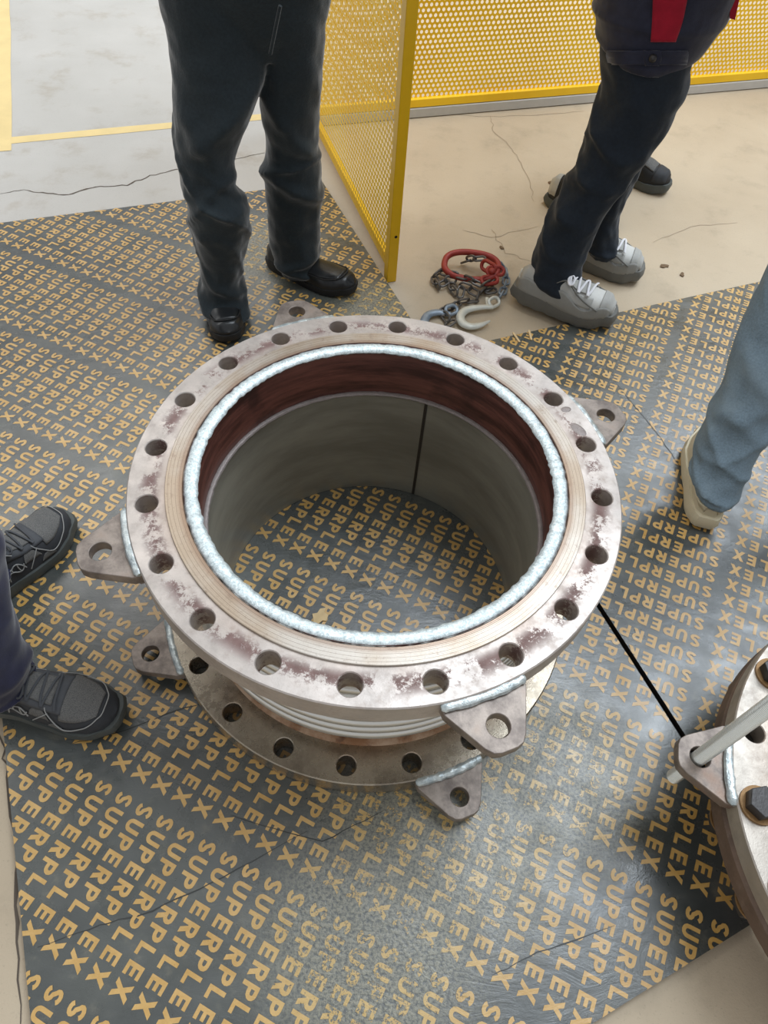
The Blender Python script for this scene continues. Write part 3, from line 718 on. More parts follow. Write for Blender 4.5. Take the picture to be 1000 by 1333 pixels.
class Shoe:
    """shoe upper as a parametric surface: s from heel 0 to toe 1, q from outer side 0 over the top .5 to inner side 1"""
    def __init__(s, L=.29, W=.05, H=.085, toe=.05, sole=.03, heel_sole=None, pointed=.0, shift=0):
        s.sh = shift
        s.L, s.W, s.H, s.toe, s.sole, s.hs, s.pt = L, W, H, toe, sole, heel_sole or sole, pointed
    def w(s, t):
        P = [(0, .30), (.05, .58), (.15, .70), (.35, .72), (.55, .88), (.72, 1.0), (.85, .92 - s.pt * .2), (.94, .70 - s.pt * .2), (.975, .50), (.992, .30), (1, .12)]
        return s.W * interp(P, t)
    def c(s, t): return .006 * sin(pi * min(1, t * 1.1)) * 1.2
    def h(s, t):
        P = [(0, s.H * .72), (.08, s.H * .98), (.22, s.H * 1.05), (.36 + s.sh * .8, s.H * (1.12 + s.sh)), (.5 + s.sh, s.H * .95), (.65 + s.sh * .8, (s.H + s.toe) * .5), (.8, s.toe * 1.02), (.92, s.toe * .82), (1, s.toe * .35)]
        return interp(P, t)
    def zb(s, t): return (s.hs * (1 - smoothstep(.2, .6, t)) + s.sole * smoothstep(.2, .6, t)) + .012 * smoothstep(.75, 1, t)
    def pt_(s, t, q, off=0):
        a = pi * q; w = s.w(t) + off; h = s.h(t) + off
        tp = .62 if t < .4 else .7
        y = s.c(t) + w * math.copysign(abs(cos(a)) ** tp, cos(a)) * (1 - .22 * (1 - smoothstep(.25, .6, t)) * sin(a))
        return (t * s.L + (off if t > .97 else 0), y, s.zb(t) - .004 + h * sin(a) ** .78 if sin(a) > 0 else s.zb(t) - .004)
    def upper(s, mat, par):
        rings = [[s.pt_((1 - cos(pi * t / 40)) / 2, k / 20) for k in range(21)] for t in range(41)]
        mb = MB(); mb.loft(rings, caps=False, loop=False)
        for r in (rings[0], rings[-1]): mb.add(r, [tuple(range(len(r)))])
        return mb.build('upper', mat, par, angle=60)
    def solem(s, mat, par, flare=.006, z0=0, tread=False, name='sole'):
        N = 40; top = []; bot = []; mid = []
        ts = [(1 - cos(pi * i / N)) / 2 for i in range(N + 1)]
        ol = [(t, 1) for t in ts] + [(t, -1) for t in reversed(ts[1:-1])]
        for t, sg in ol:
            tt = t; w = s.w(t); x = tt * s.L; ex = (flare if t > .96 else (-flare if t < .03 else 0))
            y = s.c(t) + sg * (w + flare * .6); y2 = s.c(t) + sg * (w + flare)
            spring = .012 * smoothstep(.78, 1, t) + .006 * (1 - smoothstep(0, .08, t))
            wav = .004 * sin(t * 42) if tread else 0
            top.append((x + ex, y, s.zb(t) + .004)); mid.append((x + ex * 1.6, y2, z0 + spring + (s.zb(t) - z0) * .5)); bot.append((x + ex, s.c(t) + sg * (w + flare * .3), z0 + spring + max(0, wav)))
        return MB().loft([bot, mid, top]).build(name, mat, par, angle=50)
    def patch(s, name, mat, par, t0, t1, q0, q1, off=.0018, nt=14, nq=12, shape=None):
        """panel lying on the upper; shape(u) gives (q0,q1) along the panel"""
        rings = []
        for i in range(nt + 1):
            u = i / nt; t = t0 + (t1 - t0) * u; a, b = (shape(u) if shape else (q0, q1))
            rings.append([s.pt_(t, a + (b - a) * k / nq, off) for k in range(nq + 1)])
        mb = MB(); mb.loft(rings, caps=False, loop=False); o = mb.build(name, mat, par, angle=60)
        so = o.modifiers.new('thick', 'SOLIDIFY'); so.thickness = .0015; so.offset = -1
        return o
    def line(s, name, mat, par, tq, r=.0012, off=.0028, k=6):
        D = catmull(tq, k); return MB().tube([s.pt_(max(0, min(1, t)), q, off) for t, q in D], r, 6).build(name, mat, par)
def interp(P, t):
    for (a, b), (c, d) in zip(P, P[1:]):
        if t <= c:
            u = (t - a) / (c - a); u = u * u * (3 - 2 * u) * .5 + u * .5
            return b + (d - b) * u
    return P[-1][1]

def place(root, name, heel, toe, z=0.0, flip=1):
    """empty-like part: the shoe's sole is the part that carries its sub-parts"""
    d = Vector(toe) - Vector(heel); return (Vector((heel[0], heel[1], z)), atan2(d.y, d.x), d.length)
def shoe(person, kind, heel, toe, z=0.0, inner=1):
    loc, rz, L = place(person, kind, heel, toe, z)
    if kind == 'loafer':
        S = Shoe(L, .051, .058, .046, .016, .026); up = S.upper(M['leather'], person); up.name = 'shoe'
        S.solem(M['rubber_black'], up, .003)
        S.line('stitch_welt', M['rubber_black'], up, [(.46, .16), (.6, .20), (.75, .24), (.86, .32), (.9, .5), (.86, .68), (.75, .76), (.6, .80), (.46, .84)], .0024, .0022)
        S.patch('apron', M['leather'], up, .46, .88, 0, 1, .0016, shape=lambda u: (.19 + .16 * u * u, .81 - .16 * u * u))
        S.patch('strap', M['leather'], up, .42, .5, .08, .92, .004)
    elif kind == 'chunky':
        S = Shoe(L, .053, .070, .060, .034, .042, shift=.13); up = S.upper(M['sneaker_light'], person); up.name = 'shoe'
        S.solem(M['sneaker_mid'], up, .009, tread=True)
        S.patch('midsole_wave', M['sneaker_wave'], up, .0, .97, 0, .2, .006, 30, 5, shape=lambda u: (0, .16 + .05 * sin(u * 15)))
        S.patch('midsole_wave', M['sneaker_wave'], up, .0, .97, .8, 1, .006, 30, 5, shape=lambda u: (1 - (.16 + .05 * sin(u * 15)), 1))
        S.patch('heel_counter', M['sneaker_grey'], up, .02, .26, .1, .9, .003)
        S.patch('toe_cap', M['sneaker_grey'], up, .86, .985, .08, .92, .0035, shape=lambda u: (.08, .92))
        for a, b in ((.14, .36), (.64, .86)):
            S.patch('side_panel', M['sneaker_grey'], up, .42, .78, a, b, .0035, 16, 6, shape=lambda u, a=a, b=b: (a, b + (.03 if a < .5 else 0) * sin(u * 6)) if a < .5 else (a - .03 * sin(u * 6), b))
            S.line('piping', M['sneaker_mid'], up, [(.2, (a + b) / 2), (.35, a * .6 + b * .4), (.5, b if a < .5 else a), (.68, (a + b) / 2), (.85, a if a < .5 else b)], .0024, .0085)
        S.patch('tongue', M['sneaker_grey'], up, .44, .74, .38, .62, .006)
        laces(S, up, M['lace_white'], .50, .74, 6, .0034, .010)
    elif kind == 'running':
        S = Shoe(L, .052, .070, .050, .022, .03, shift=.07); up = S.upper(M['run_black'], person); up.name = 'shoe'
        S.solem(M['run_sole'], up, .006)
        S.patch('mesh_toe', M['run_mesh'], up, .69, .92, 0, 1, .0022, 16, 14, shape=lambda u: (.22 + .14 * u * u, .78 - .14 * u * u))
        for sg in (0, 1):
            f_ = (lambda q: q) if sg == 0 else (lambda q: 1 - q)
            S.patch('mesh_side', M['run_mesh'], up, .49, .62, 0, 1, .0022, 10, 5, shape=lambda u, f_=f_: tuple(sorted((f_(.14 + .02 * u), f_(.14 + .16 * (sin(pi * u) ** .7))))))
            S.patch('mesh_side', M['run_mesh'], up, .60, .72, 0, 1, .0022, 8, 4, shape=lambda u, f_=f_: tuple(sorted((f_(.06), f_(.06 + .07 * sin(pi * u) ** .7)))))
            S.line('piping', M['run_line'], up, [(.945, .5), (.943, f_(.42)), (.93, f_(.34)), (.88, f_(.22)), (.78, f_(.12)), (.70, f_(.10)), (.64, f_(.2)), (.61, f_(.27)), (.60, f_(.33))], .0011)
            S.line('piping', M['run_line'], up, [(.62, f_(.26)), (.56, f_(.16)), (.50, f_(.06))], .0011)
        S.patch('lace_stay', M['run_panel'], up, .40, .70, .24, .76, .0032, 14, 12, shape=lambda u: (.24 + .06 * u, .76 - .06 * u))
        S.patch('tongue', M['run_mesh'], up, .36, .64, .38, .62, .0055)
        laces(S, up, M['run_panel'], .43, .65, 6, .0024, .008)
        S.line('lace_tip', M['run_line'], up, [(.37, .45), (.40, .36), (.45, .30)], .0014, .010)
        # side emblem: two mirrored arcs that cross, outlined
        for sg in (0, 1):
            f_ = (lambda q: q) if sg == 0 else (lambda q: 1 - q)
            em = [[(.20, .33), (.215, .27), (.245, .26), (.275, .29)], [(.275, .29), (.30, .30), (.325, .26), (.34, .20)], [(.20, .13), (.215, .20), (.245, .22), (.275, .19)], [(.275, .19), (.30, .18), (.325, .21), (.34, .27)], [(.245, .26), (.25, .24), (.245, .22)], [(.30, .30), (.295, .24), (.30, .18)]]
            for e in em: S.line('emblem_line', M['run_line'], up, [(t + .14, f_((q - .13) * .75 + .05)) for t, q in e], .0013, .003, 4)
    elif kind == 'beige':
        S = Shoe(L, .052, .060, .052, .032, .038); up = S.upper(M['beige_shoe'], person); up.name = 'shoe'
        S.solem(M['beige_sole'], up, .008)
        S.patch('heel_panel', M['beige_shoe'], up, .0, .2, .1, .9, .0025)
        S.line('sole_line', M['beige_sole'], up, [(.5, .08), (.25, .10), (.06, .14), (.0, .25)], .0025, .004); S.line('sole_line', M['beige_sole'], up, [(.5, .92), (.25, .90), (.06, .86), (.0, .75)], .0025, .004)
        for k in range(26):
            t = -.02 + .012 * k
            for sg in (-1, 1): pass
        laces(S, up, M['beige_sole'], .36, .6, 5, .0028, .006)
    else:
        S = Shoe(L, .05, .08, .055, .026, .03); up = S.upper(M['rubber_black'], person); up.name = 'shoe'
        S.solem(M['run_sole'], up, .006)
        S.patch('toe_cap', M['run_black'], up, .8, .97, .08, .92, .002)
        S.patch('mesh_toe', M['run_mesh'], up, .62, .78, .3, .7, .002)
        S.patch('heel_panel', M['sneaker_grey'], up, .0, .14, .06, .94, .003)
        laces(S, up, M['run_panel'], .36, .58, 5, .0024, .006)
    up.location = loc - Vector(person.location) + Vector((0, 0, .0008)); up.rotation_euler = (0, 0, rz); up.scale = (1, inner, 1)
    return up
def laces(S, up, mat, t0, t1, k, r, off):
    for i in range(k):
        t = t0 + (t1 - t0) * i / (k - 1); dt_ = (t1 - t0) / (k - 1) * .9
        P = [S.pt_(t + dt_ * (j / 6 - .5) * (1 if i % 2 else -1), .34 + .32 * j / 6, off) for j in range(7)]
        MB().tube(P, r, 6, flat=.6).build('lace', mat, up)
    for sg in (-1, 1):     # bow loops
        P = []
        for j in range(11):
            a = 2 * pi * j / 11; P.append(S.pt_(t0 + .02 + .05 * sin(a) * .6, .5 + sg * (.09 - .08 * cos(a)), off + .004 + .003 * sin(a)))
        MB().tube(P, r * .9, 6, closed=True, flat=.7).build('lace', mat, up)

def leg_rings(rows, yaw, folds=(), n=48, k=7, seed=0, depth=1.05, root=Vector((0, 0, 0)), amp=.004):
    """rows: (x, y, z, half width, half depth) from hem up; folds: (s, angle, tilt, width, height)"""
    D = catmull([tuple(r) for r in rows], k); out = []; m_ = len(D)
    ax = Vector((cos(yaw), sin(yaw), 0)); sd = Vector((-sin(yaw), cos(yaw), 0))
    for i, d in enumerate(D):
        s = i / (m_ - 1); ring = []
        for j in range(n):
            a = 2 * pi * j / n; e = 0
            for (fs, fa, ft, fw, fh) in folds:
                x = (s - fs - ft * sin(a - fa)) / fw; win = .5 + .5 * cos(a - fa); e += 1.5 * fh * math.exp(-x * x) * win
            p = Vector((d[0], d[1], d[2])); dr = sd * (cos(a) * d[3]) + ax * (sin(a) * d[4])
            nz = mnoise.noise(Vector((p.x * 7 + cos(a) * 1.3 + seed, p.y * 7 + sin(a) * 1.3, p.z * 14))) * amp * 1.6 + mnoise.noise(Vector((cos(a) * 3 + seed, sin(a) * 3, p.z * 34))) * amp
            ring.append(p - root + dr * (1 + (e + nz) / max(.04, dr.length)))
        out.append(ring)
    return out
def garment(name, mat, person, ringsets, vox=.006, smooth=6):
    mb = MB()
    for r in ringsets: mb.loft(r, caps=True)
    o = mb.build(name, mat, person, smooth=True)
    rm = o.modifiers.new('weave', 'REMESH'); rm.mode = 'VOXEL'; rm.voxel_size = vox; rm.use_smooth_shade = True
    if smooth: sm = o.modifiers.new('soft', 'SMOOTH'); sm.iterations = smooth; sm.factor = .5
    return o
def chainrings(P, n=16):
    """tapered limb: P rows (x,y,z,r)"""
    D = catmull([tuple(p) for p in P], 5); pts = [Vector(d[:3]) for d in D]; rings = []; up = None
    for i, p in enumerate(pts):
        t = (pts[min(i + 1, len(pts) - 1)] - pts[max(i - 1, 0)]).normalized()
        if up is None: up = Vector((0, 0, 1)) if abs(t.z) < .9 else Vector((1, 0, 0))
        up = (up - t * up.dot(t)).normalized(); sd = t.cross(up)
        rings.append([p + up * (D[i][3] * sin(2 * pi * k / n)) + sd * (D[i][3] * cos(2 * pi * k / n)) for k in range(n)])
    return rings
def hand_rings(wrist, dirv, palmn, size=1.0, curl=.9):
    """palm and five curled fingers"""
    d = Vector(dirv).normalized(); nn = Vector(palmn); nn = (nn - d * nn.dot(d)).normalized(); sd = d.cross(nn); W = Vector(wrist); out = []
    out.append([W + d * (x * size) + sd * (.041 * size * w * cos(a)) + nn * (.015 * size * sin(a)) for x, w in ()] or None)
    out = []
    rings = []
    for x, w, t in ((-.01, .62, 1.1), (.02, .8, 1.05), (.05, .98, 1), (.085, 1.02, .9), (.098, .95, .7)):
        rings.append([W + d * (x * size) + sd * (.041 * size * w * cos(2 * pi * k / 16)) + nn * (.0145 * t * size * sin(2 * pi * k / 16)) for k in range(16)])
    out.append(rings)
    for off, ln in ((-.031, .068), (-.0105, .078), (.0105, .073), (.031, .058)):
        p = W + d * (.088 * size) + sd * (off * size); a = curl * .35; P = [(*p, .0088 * size)]
        for k, f_ in enumerate((.45, .32, .23)):
            v = d * cos(a) + nn * sin(a); p = p + v * (ln * f_ * size); P.append((*p, (.0086 - .0009 * (k + 1)) * size)); a += curl * .62
        out.append(chainrings(P, 10))
    p = W + d * (.03 * size) - sd * (.034 * size); P = [(*p, .012 * size)]
    for k, (f_, v) in enumerate(((.032, (d * .55 - sd * .75 + nn * .35)), (.028, (d * .8 - sd * .35 + nn * .5)), (.022, (d * .85 + nn * .55)))):
        p = p + v.normalized() * (f_ * size); P.append((*p, (.0112 - .0012 * k) * size))
    out.append(chainrings(P, 10)); return out
def upper_body(person, hip, yaw, lean=(0, 0), height=1.0, mat='shirt', sleeves='bent', head=True, hem=None, waist=(.188, .135), arms=None, top=None):
    """torso, sleeves, hands and head above the hips; person at origin of its empty"""
    O = Vector(person.location); hip = Vector(hip); f_ = Vector((cos(yaw), sin(yaw), 0)); sd = Vector((-sin(yaw), cos(yaw), 0))
    lx = Vector((lean[0], lean[1], 0))
    def T(z, fo=0, so=0): return hip + Vector((0, 0, z * height)) + lx * z + f_ * fo + sd * so
    rows = [(-.06 if hem is None else hem, waist[0], waist[1]), (.04, waist[0] * .99, waist[1] * .98), (.15, waist[0] * .96, waist[1]), (.28, .175, .12), (.42, .19, .12), (.50, .175, .10), (.55, .10, .075), (.575, .07, .065)]
    rings = leg_rings([(*T(z), w, d) for z, w, d in rows], yaw, [(.25, 1.0, .05, .05, .004), (.45, 4.0, .05, .05, .004)], 32, 6, 3, root=O, amp=.003)
    sets = [rings]; hands = []
    for s_ in (-1, 1):
        sh = T(.49, 0, s_ * .175)
        if arms and arms.get(s_): el, wr = arms[s_]; el = Vector(el); wr = Vector(wr)
        else: el = T(.22, -.02, s_ * .25); wr = T(.20, .22, s_ * .07)
        sets.append([[q - O for q in r] for r in chainrings([(*sh, .068), (*(sh * .5 + el * .5), .058), (*el, .05), (*(el * .5 + wr * .5), .044), (*wr, .036)])])
        dv = (wr - el).normalized()
        hands += [[[q - O for q in r] for r in rr] for rr in hand_rings(wr + dv * .005, dv, (-sd * s_) * .6 + Vector((0, 0, -.5)))]
    garment('jacket' if mat == 'jacket' else 'shirt', M[mat], person, sets, .008, 4)
    # head, neck and hands: one continuous body surface
    nb = T(.55); hc = T(.72, .015); sets = list(hands)
    sets.append([[q - O for q in r] for r in chainrings([(*T(.46), .06), (*nb, .056), (*T(.62, .008), .054), (*T(.68, .01), .05)])])
    hr = []
    for z, w, d, fo in ((-.115, .030, .034, .028), (-.10, .046, .060, .022), (-.07, .060, .080, .012), (-.03, .069, .092, .004), (.02, .074, .098, 0), (.06, .072, .095, -.004), (.095, .058, .078, -.006), (.115, .032, .045, -.006), (.12, .012, .016, -.006)):
        c_ = hc + Vector((0, 0, z)) + f_ * fo; hr.append([c_ - O + sd * (w * cos(2 * pi * k / 24)) + f_ * (d * sin(2 * pi * k / 24)) for k in range(24)])
    sets.append(hr)
    sets.append([[q - O for q in r] for r in chainrings([(*(hc + f_ * .088 + Vector((0, 0, .012))), .007), (*(hc + f_ * .104 + Vector((0, 0, -.022))), .012), (*(hc + f_ * .094 + Vector((0, 0, -.036))), .010)], 10)])
    for s_ in (-1, 1): sets.append([[q - O for q in r] for r in chainrings([(*(hc + sd * (s_ * .072) + Vector((0, 0, -.03))), .008), (*(hc + sd * (s_ * .080) - f_ * .006 + Vector((0, 0, -.005))), .011), (*(hc + sd * (s_ * .076) + Vector((0, 0, .022))), .008)], 10)])
    garment('body', M['skin'], person, sets, .005, 3)
    MB().loft([[hc - O + Vector((0, 0, z)) - f_ * (.010) + sd * (w * cos(2 * pi * k / 24)) + f_ * (min(d * sin(2 * pi * k / 24), cut)) for k in range(24)] for z, w, d, cut in ((-.05, .070, .086, -.02), (0, .080, .100, .0), (.045, .081, .103, .075), (.09, .068, .088, .09), (.118, .042, .055, .06), (.128, .012, .02, .02))]).build('hair', M['hair'], person)
    for s_ in (-1, 1):
        e = hc + f_ * .086 + sd * (s_ * .031) + Vector((0, 0, .008)) - O
        MB().sphere(tuple(e), (.011, .011, .008), 10, 6).build('eye', M['lace_white'], person); 
    mo = hc + f_ * .084 + Vector((0, 0, -.062)) - O; MB().tube([mo + sd * (-.022) - f_ * .006, mo, mo + sd * .022 - f_ * .006], [.003, .0055, .003], 8).build('lips', M['crimson'], person)

def sil(rows, dk=1.0):
    """silhouette rows (y, left x, right x, depth Y) -> world rows (x, y, z, half width, half depth)"""
    out = []
    for y, a, b, Y, *r in rows:
        p = at((a + b) / 2, y, Y); w = (b - a) / 2 * mpp(p); out.append((p.x, p.y, p.z, w, (r[0] if r else w * dk)))
    return out

# --- person behind the ring: black corduroy trousers, black loafers
p1 = thing('person', (-.45, 1.75, 0)); tag(p1, 'person in black corduroy trousers and black leather loafers standing behind the ring', 'person')
yaw1 = radians(-75)
A = sil([(407, 265, 321, 1.605), (394, 262, 322, 1.62), (375, 261, 319, 1.645), (355, 262, 313, 1.655), (325, 257, 320, 1.655), (290, 250, 324, 1.65), (266, 244, 324, 1.645), (246, 238, 308, 1.65), (222, 233, 302, 1.66), (190, 229, 310, 1.68), (150, 228, 328, 1.70), (110, 226, 342, 1.72), (60, 222, 345, 1.74), (0, 208, 346, 1.76), (-70, 200, 346, 1.77)], 1.0)
A = [(x, y, z, w, min(max(w * 1.08, .074), .098)) for x, y, z, w, d in A]
B = sil([(350, 364, 412, 1.83), (338, 360, 416, 1.835), (318, 353, 417, 1.84), (285, 350, 417, 1.84), (250, 347, 418, 1.84), (212, 345, 418, 1.83), (195, 346, 415, 1.83), (170, 345, 414, 1.82), (130, 337, 417, 1.81), (80, 338, 421, 1.80), (0, 338, 425, 1.78), (-70, 338, 430, 1.77)], 1.0)
B = [(x, y, z, w, min(max(w * 1.05, .068), .098)) for x, y, z, w, d in B]
O1 = Vector(p1.location)
ra = leg_rings(A, yaw1, [(.05, 1.2, .03, .02, .010), (.11, 2.4, .05, .022, .009), (.17, .8, .05, .022, .006), (.40, .9, .10, .018, .005), (.46, 2.2, -.12, .018, .006), (.52, .6, .10, .02, .005), (.35, 3.2, .14, .014, .005), (.60, 2.6, .16, .016, .005), (.24, .4, .12, .015, .005), (.3, 1.6, .08, .03, .005), (.66, 1.6, .10, .03, .006), (.75, 1.2, -.1, .03, .006)], 36, 7, 1, root=O1)
rb_ = leg_rings(B, yaw1, [(.05, 1.2, .04, .022, .009), (.12, 2.0, -.04, .02, .007), (.40, 1.4, .04, .02, .010), (.47, 2.4, -.06, .02, .008), (.58, 1.0, .07, .03, .006), (.7, 2.0, .1, .03, .006)], 36, 7, 5, root=O1)
hipz = .93; hc1 = Vector((-.40, 1.77, hipz))
pel = leg_rings([(-.375, 1.775, .63, .07, .06), (-.375, 1.775, .69, .14, .085), (-.385, 1.77, .78, .18, .10), (-.395, 1.77, .88, .18, .12), (-.40, 1.77, 1.0, .165, .115), (-.40, 1.77, 1.03, .163, .113)], yaw1, [], 32, 5, 9, root=O1)
tr1 = garment('trousers', M['corduroy'], p1, [ra, rb_, pel], .005, 2)
a = at(366, 5, 1.655) - O1; b = at(352, 70, 1.665) - O1
MB().tube([a + Vector((0, -.01, 0)), (a + b) / 2 + Vector((0, -.006, 0)), b], .004, 8).build('fly_seam', M['corduroy'], tr1)
h0 = fl(270, 372, 0); shoe(p1, 'loafer', (-.575, 1.755), (-.468, 1.497), 0, 1)
shoe(p1, 'loafer', (-.425, 1.885), (-.152, 1.768), 0, -1)
upper_body(p1, (-.40, 1.77, .99), yaw1, mat='shirt')

# --- person in work jacket and grey sneakers
p2 = thing('person', (.5, 1.9, FZ)); tag(p2, 'person in navy jacket with red stripe, dark trousers and chunky grey sneakers beside the chain', 'person')
O2 = Vector(p2.location); yaw2 = radians(-18)
N_ = sil([(382, 700, 756, 1.815), (366, 694, 758, 1.825), (335, 695, 761, 1.84), (305, 706, 772, 1.85), (278, 718, 785, 1.86), (248, 738, 806, 1.87), (220, 751, 826, 1.88), (190, 762, 848, 1.89), (160, 773, 867, 1.90), (130, 780, 883, 1.91), (100, 783, 898, 1.92), (60, 783, 905, 1.93), (0, 785, 910, 1.94)], 1.0)
N_ = [(x, y, z, min(max(w * .92, .062), .10), w) for x, y, z, w, d in N_]
Fr = sil([(328, 766, 800, 2.03), (316, 762, 806, 2.035), (292, 764, 806, 2.04), (262, 772, 812, 2.04), (230, 782, 830, 2.04), (190, 790, 846, 2.04), (150, 795, 864, 2.04), (110, 795, 885, 2.04), (60, 795, 895, 2.04), (0, 800, 905, 2.04)], 1.0)
Fr = [(x, y, z, min(max(w * .95, .058), .095), w) for x, y, z, w, d in Fr]
fo2 = [(.30, 4.6, .10, .016, .006), (.56, 5.0, -.10, .018, .006), (.70, 4.4, .12, .02, .006), (.20, 5.2, .1, .018, .005), (.05, 1.5, .03, .02, .006), (.12, 4.5, .03, .02, .005), (.38, 4.2, .06, .022, .007), (.44, 4.8, -.04, .022, .008), (.5, 4.0, .05, .02, .006), (.62, 3.5, .06, .03, .005)]
t2 = garment('trousers', M['navy_work'], p2, [leg_rings(N_, yaw2, fo2, 48, 8, 11, root=O2, amp=.005), leg_rings(Fr, yaw2, fo2, 36, 7, 15, root=O2, amp=.005)], .005, 2)
sm_ = [at(x, y, Y) - O2 for x, y, Y in ((802, 215, 1.80), (785, 250, 1.79), (765, 285, 1.78), (745, 325, 1.765))]
h2 = fl(690, 400, 0)
shoe(p2, 'chunky', (.335, 1.845), (.612, 1.742), 0.0, -1)
shoe(p2, 'chunky', (.475, 2.085), (.735, 2.005), FZ, 1)
jk = sil([(68, 790, 900, 1.97), (56, 781, 914, 1.97), (25, 773, 936, 1.97), (0, 773, 952, 1.97), (-60, 773, 975, 1.97)])
hz2 = [(x, y, z, .15, w) for x, y, z, w, d in jk]
rj = leg_rings(hz2, yaw2, [(.3, 4.5, .06, .05, .006), (.6, 4.2, -.08, .06, .006)], 36, 8, 21, root=O2, amp=.003)
top2 = Vector(hz2[-1][:3])
jb = garment('jacket_skirt', M['jacket'], p2, [rj], .006, 3)
# red panel, hem band and button follow the near side of the jacket
def on_jacket(x, y, off=.004):
    d = ray(x, y); best = None
    cxy = [(Vector(r[:3]), r[3], r[4]) for r in catmull([tuple(q) for q in hz2], 8)]
    # march along the line of sight until inside the jacket
    t = 1.5
    while t < 3.2:
        p = CAM + d * t
        c_, w_, dd_ = min(cxy, key=lambda q: abs(q[0].z - p.z)); v = p - c_; ax = Vector((cos(yaw2), sin(yaw2), 0)); sd = Vector((-sin(yaw2), cos(yaw2), 0))
        if (v.dot(sd) / (w_ + off)) ** 2 + (v.dot(ax) / (dd_ + off)) ** 2 < 1: return p - O2
        t += .002
    return CAM + d * 2.0 - O2
def sheet_on(poly_rows, name, mat, par, off=.004):
    """poly_rows: list of (y, xl, xr)"""
    k = 8; rows = catmull([tuple(r) for r in poly_rows], 4)
    g = [[on_jacket(xl + (xr - xl) * i / k, y, off) for i in range(k + 1)] for y, xl, xr in rows]
    o = MB().loft(g, caps=False, loop=False).build(name, mat, par); so = o.modifiers.new('thick', 'SOLIDIFY'); so.thickness = .002
    return o
sheet_on([(-14, 851, 899), (0, 850, 895), (28, 849, 889), (55, 847, 880)], 'red_stripe', M['crimson'], jb, .010)
sheet_on([(66, 790, 896), (74, 790, 896), (84, 793, 894)], 'hem_band', M['jacket'], jb, .008)
q = on_jacket(850, 76, .013); MB().sphere(tuple(q), (.009, .009, .009), 12, 8).build('snap_button', M['bolt_dark'], jb)
sheet_on([(66, 838, 860), (76, 838, 862), (86, 840, 858)], 'tab', M['jacket'], jb, .0105)
wr2 = at(972, -22, 1.80); el2 = at(935, -70, 1.85)
upper_body(p2, tuple(top2 - Vector((0, 0, -.02))), yaw2, mat='jacket', waist=(.165, .15), hem=-.02, arms={-1: (tuple(Vector((.66, 1.77, .98))), tuple(Vector((.80, 1.84, .865))))})
MB().loft([[at(x, y, Y) - O2 for x, y in L] for L, Y in (([(952, -6), (964, -6), (957, 26), (950, 24)], 1.88), ([(952, -6), (964, -6), (957, 26), (950, 24)], 1.893))]).build('strap_end', M['crimson'], p2, smooth=False)

# --- person behind: black sneakers, grey denim, mostly hidden
p3 = thing('person', (.62, 2.5, FZ)); tag(p3, 'person in grey denim and black sneakers mostly hidden behind the one with the jacket', 'person')
O3 = Vector(p3.location)
d3 = fl(866, 252, FZ).xy; e3 = fl(796, 296, FZ).xy; dr3 = Vector((.86, -.5)).normalized()
shoe(p3, 'dark', tuple(d3 - dr3 * .28), tuple(d3), FZ, 1); shoe(p3, 'dark', tuple(e3 - dr3 * .25), tuple(e3), FZ, -1)
k1 = d3 - dr3 * .20; k2 = e3 - dr3 * .205
def leg3(k, hx, hy): return [(k.x, k.y, .05, .055, .06), (k.x, k.y, .12, .056, .062), (k.x * .8 + hx * .2, k.y * .8 + hy * .2, .3, .062, .066), (k.x * .5 + hx * .5, k.y * .5 + hy * .5, .52, .066, .07), (k.x * .2 + hx * .8, k.y * .2 + hy * .8, .74, .08, .085), (hx, hy, .93, .10, .10), (hx, hy, 1.0, .10, .10)]
g1 = (k1 + k2) / 2
K2 = [(*at(x, y, 2.44), w, w) for x, y, w in ((766, 250, .05), (772, 236, .052), (790, 200, .055), (812, 160, .062), (838, 110, .07), (860, 60, .08))]
hp3 = Vector((K2[-1][0] + .04, K2[-1][1] + .05))
K2 += [(hp3.x, hp3.y - .06, .93, .1, .1), (hp3.x, hp3.y - .06, 1.0, .1, .1)]
garment('trousers', M['denim_grey'], p3, [leg_rings(leg3(k1, hp3.x + .02, hp3.y + .04), radians(-30), [(.05, 1, .03, .03, .006)], 28, 6, 31, root=O3), leg_rings(K2, radians(-30), [(.05, 1, .03, .03, .006)], 28, 6, 35, root=O3)], .007, 4)
g1 = hp3
upper_body(p3, (g1.x, g1.y, 1.0), radians(-30), mat='shirt')

# --- person at the right edge: light jeans, beige shoes
p4 = thing('person', (.85, 1.2, 0)); tag(p4, 'person in light blue jeans and beige shoes stepping away at the right edge', 'person')
O4 = Vector(p4.location); yaw4 = radians(78)
J = sil([(642, 908, 956, 1.075), (632, 903, 962, 1.085), (617, 899, 968, 1.10), (596, 904, 979, 1.125), (566, 914, 992, 1.155), (524, 934, 1012, 1.19), (470, 953, 1042, 1.23), (402, 980, 1082, 1.28), (348, 1003, 1116, 1.32), (270, 1026, 1162, 1.36), (180, 1058, 1215, 1.38)], 1.0)
J = [(x, y, z, min(w, .10), min(max(w * 1.05, .06), .10)) for x, y, z, w, d in J]
fo4 = [(.34, 4.9, .08, .016, .006), (.38, 4.4, -.07, .016, .006), (.13, 4.9, .06, .016, .006), (.06, 4.6, .03, .02, .006), (.42, 4.2, .05, .022, .007), (.47, 4.9, -.04, .022, .007), (.52, 4.4, .05, .02, .006), (.2, 5.4, .1, .03, .006)]
J2 = [(x + .30, y - .10 + z * .1, z, w, d) for x, y, z, w, d in J]
top4 = Vector(J[-1][:3]); up4 = Vector((top4.x + .10, top4.y + .03, 1.0))
for JJ in (J, J2): JJ.append((JJ[-1][0] * .4 + up4.x * .6, JJ[-1][1] * .4 + up4.y * .6, .99, .11, .11))
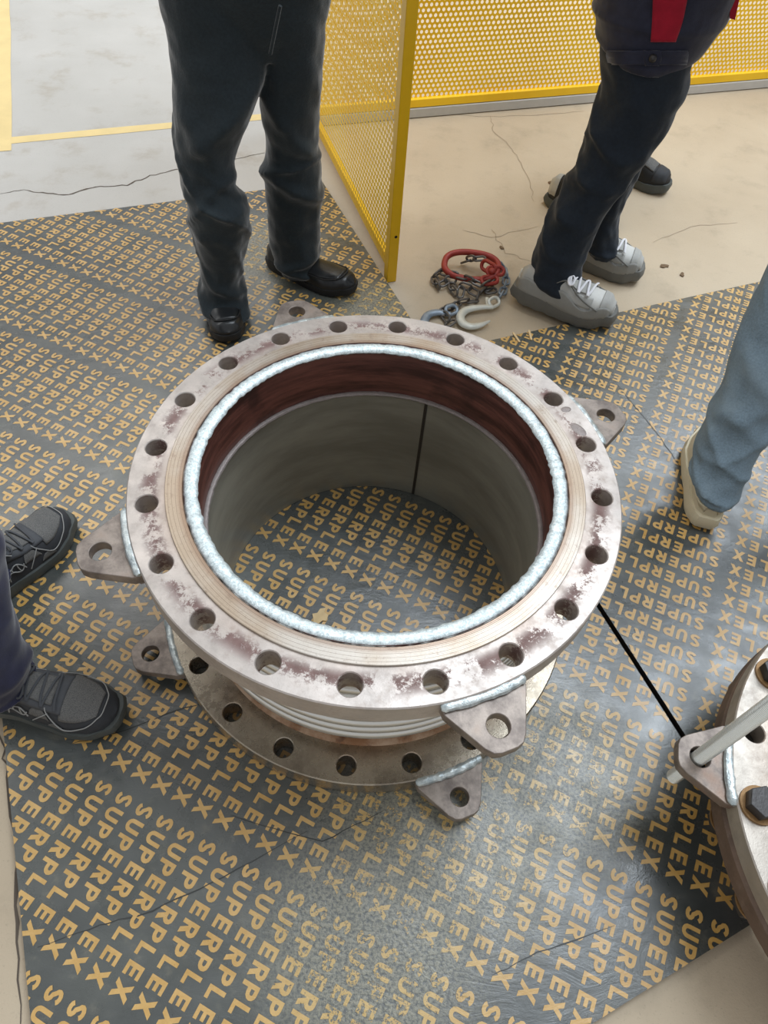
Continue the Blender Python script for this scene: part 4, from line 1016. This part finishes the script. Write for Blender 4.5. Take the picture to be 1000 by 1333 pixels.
t4 = garment('trousers', M['denim'], p4, [leg_rings(J, yaw4, fo4, 48, 7, 41, root=O4), leg_rings(J2, yaw4, fo4, 32, 7, 45, root=O4)], .005, 2)
shoe(p4, 'beige', (.752, 1.022), (.815, 1.300), 0, 1); shoe(p4, 'beige', (1.05, .925), (1.113, 1.203), 0, -1)
upper_body(p4, (up4.x + .05, up4.y, 1.0), yaw4, mat='shirt')
a = at(962, 612, 1.12) - O4; 
MB().box(tuple(a), (.004, .012, .03), Matrix.Rotation(.5, 3, 'Y')).build('cuff_tag', M['lace_white'], t4, smooth=False)

# --- person at the left edge: navy trousers, dark running shoes
p5 = thing('person', (-.8, .55, 0)); tag(p5, 'person in navy trousers and dark mesh running shoes at the left edge', 'person')
O5 = Vector(p5.location); yaw5 = radians(35)
shoe(p5, 'running', (-.738, .452), (-.452, .434), 0, 1)
shoe(p5, 'running', (-.826, .612), (-.698, .862), 0, -1)
hip5 = Vector((-.86, .60, .98))
def leg5(P): return [(x, y, z, w, w * 1.05) for x, y, z, w in P]
l1 = leg5([(-.672, .446, .088, .060), (-.668, .449, .105, .066), (-.662, .454, .16, .069), (-.657, .475, .25, .071), (-.655, .51, .36, .074), (-.665, .545, .47, .077), (-.715, .555, .62, .083), (-.775, .555, .77, .095), (-.815, .555, .89, .105), (-.825, .555, .99, .105)])
l2 = leg5([(-.808, .660, .055, .064), (-.806, .664, .08, .068), (-.805, .675, .16, .069), (-.805, .695, .28, .071), (-.81, .715, .40, .075), (-.825, .715, .52, .078), (-.85, .69, .66, .086), (-.87, .66, .80, .097), (-.885, .645, .90, .104), (-.89, .64, .99, .104)])
fo5 = [(.04, 1.5, .03, .015, .008), (.10, .5, -.04, .02, .009), (.17, 1.0, .05, .02, .007), (.28, 5.5, .06, .025, .006), (.42, .6, .06, .03, .008)]
garment('trousers', M['navy_trousers'], p5, [leg_rings(l1, yaw5, fo5, 32, 7, 51, root=O5), leg_rings(l2, yaw5 + .6, fo5, 32, 7, 55, root=O5)], .0055, 4)
upper_body(p5, tuple(hip5 + Vector((0, 0, .02))), radians(38), mat='shirt')
#@@PART4
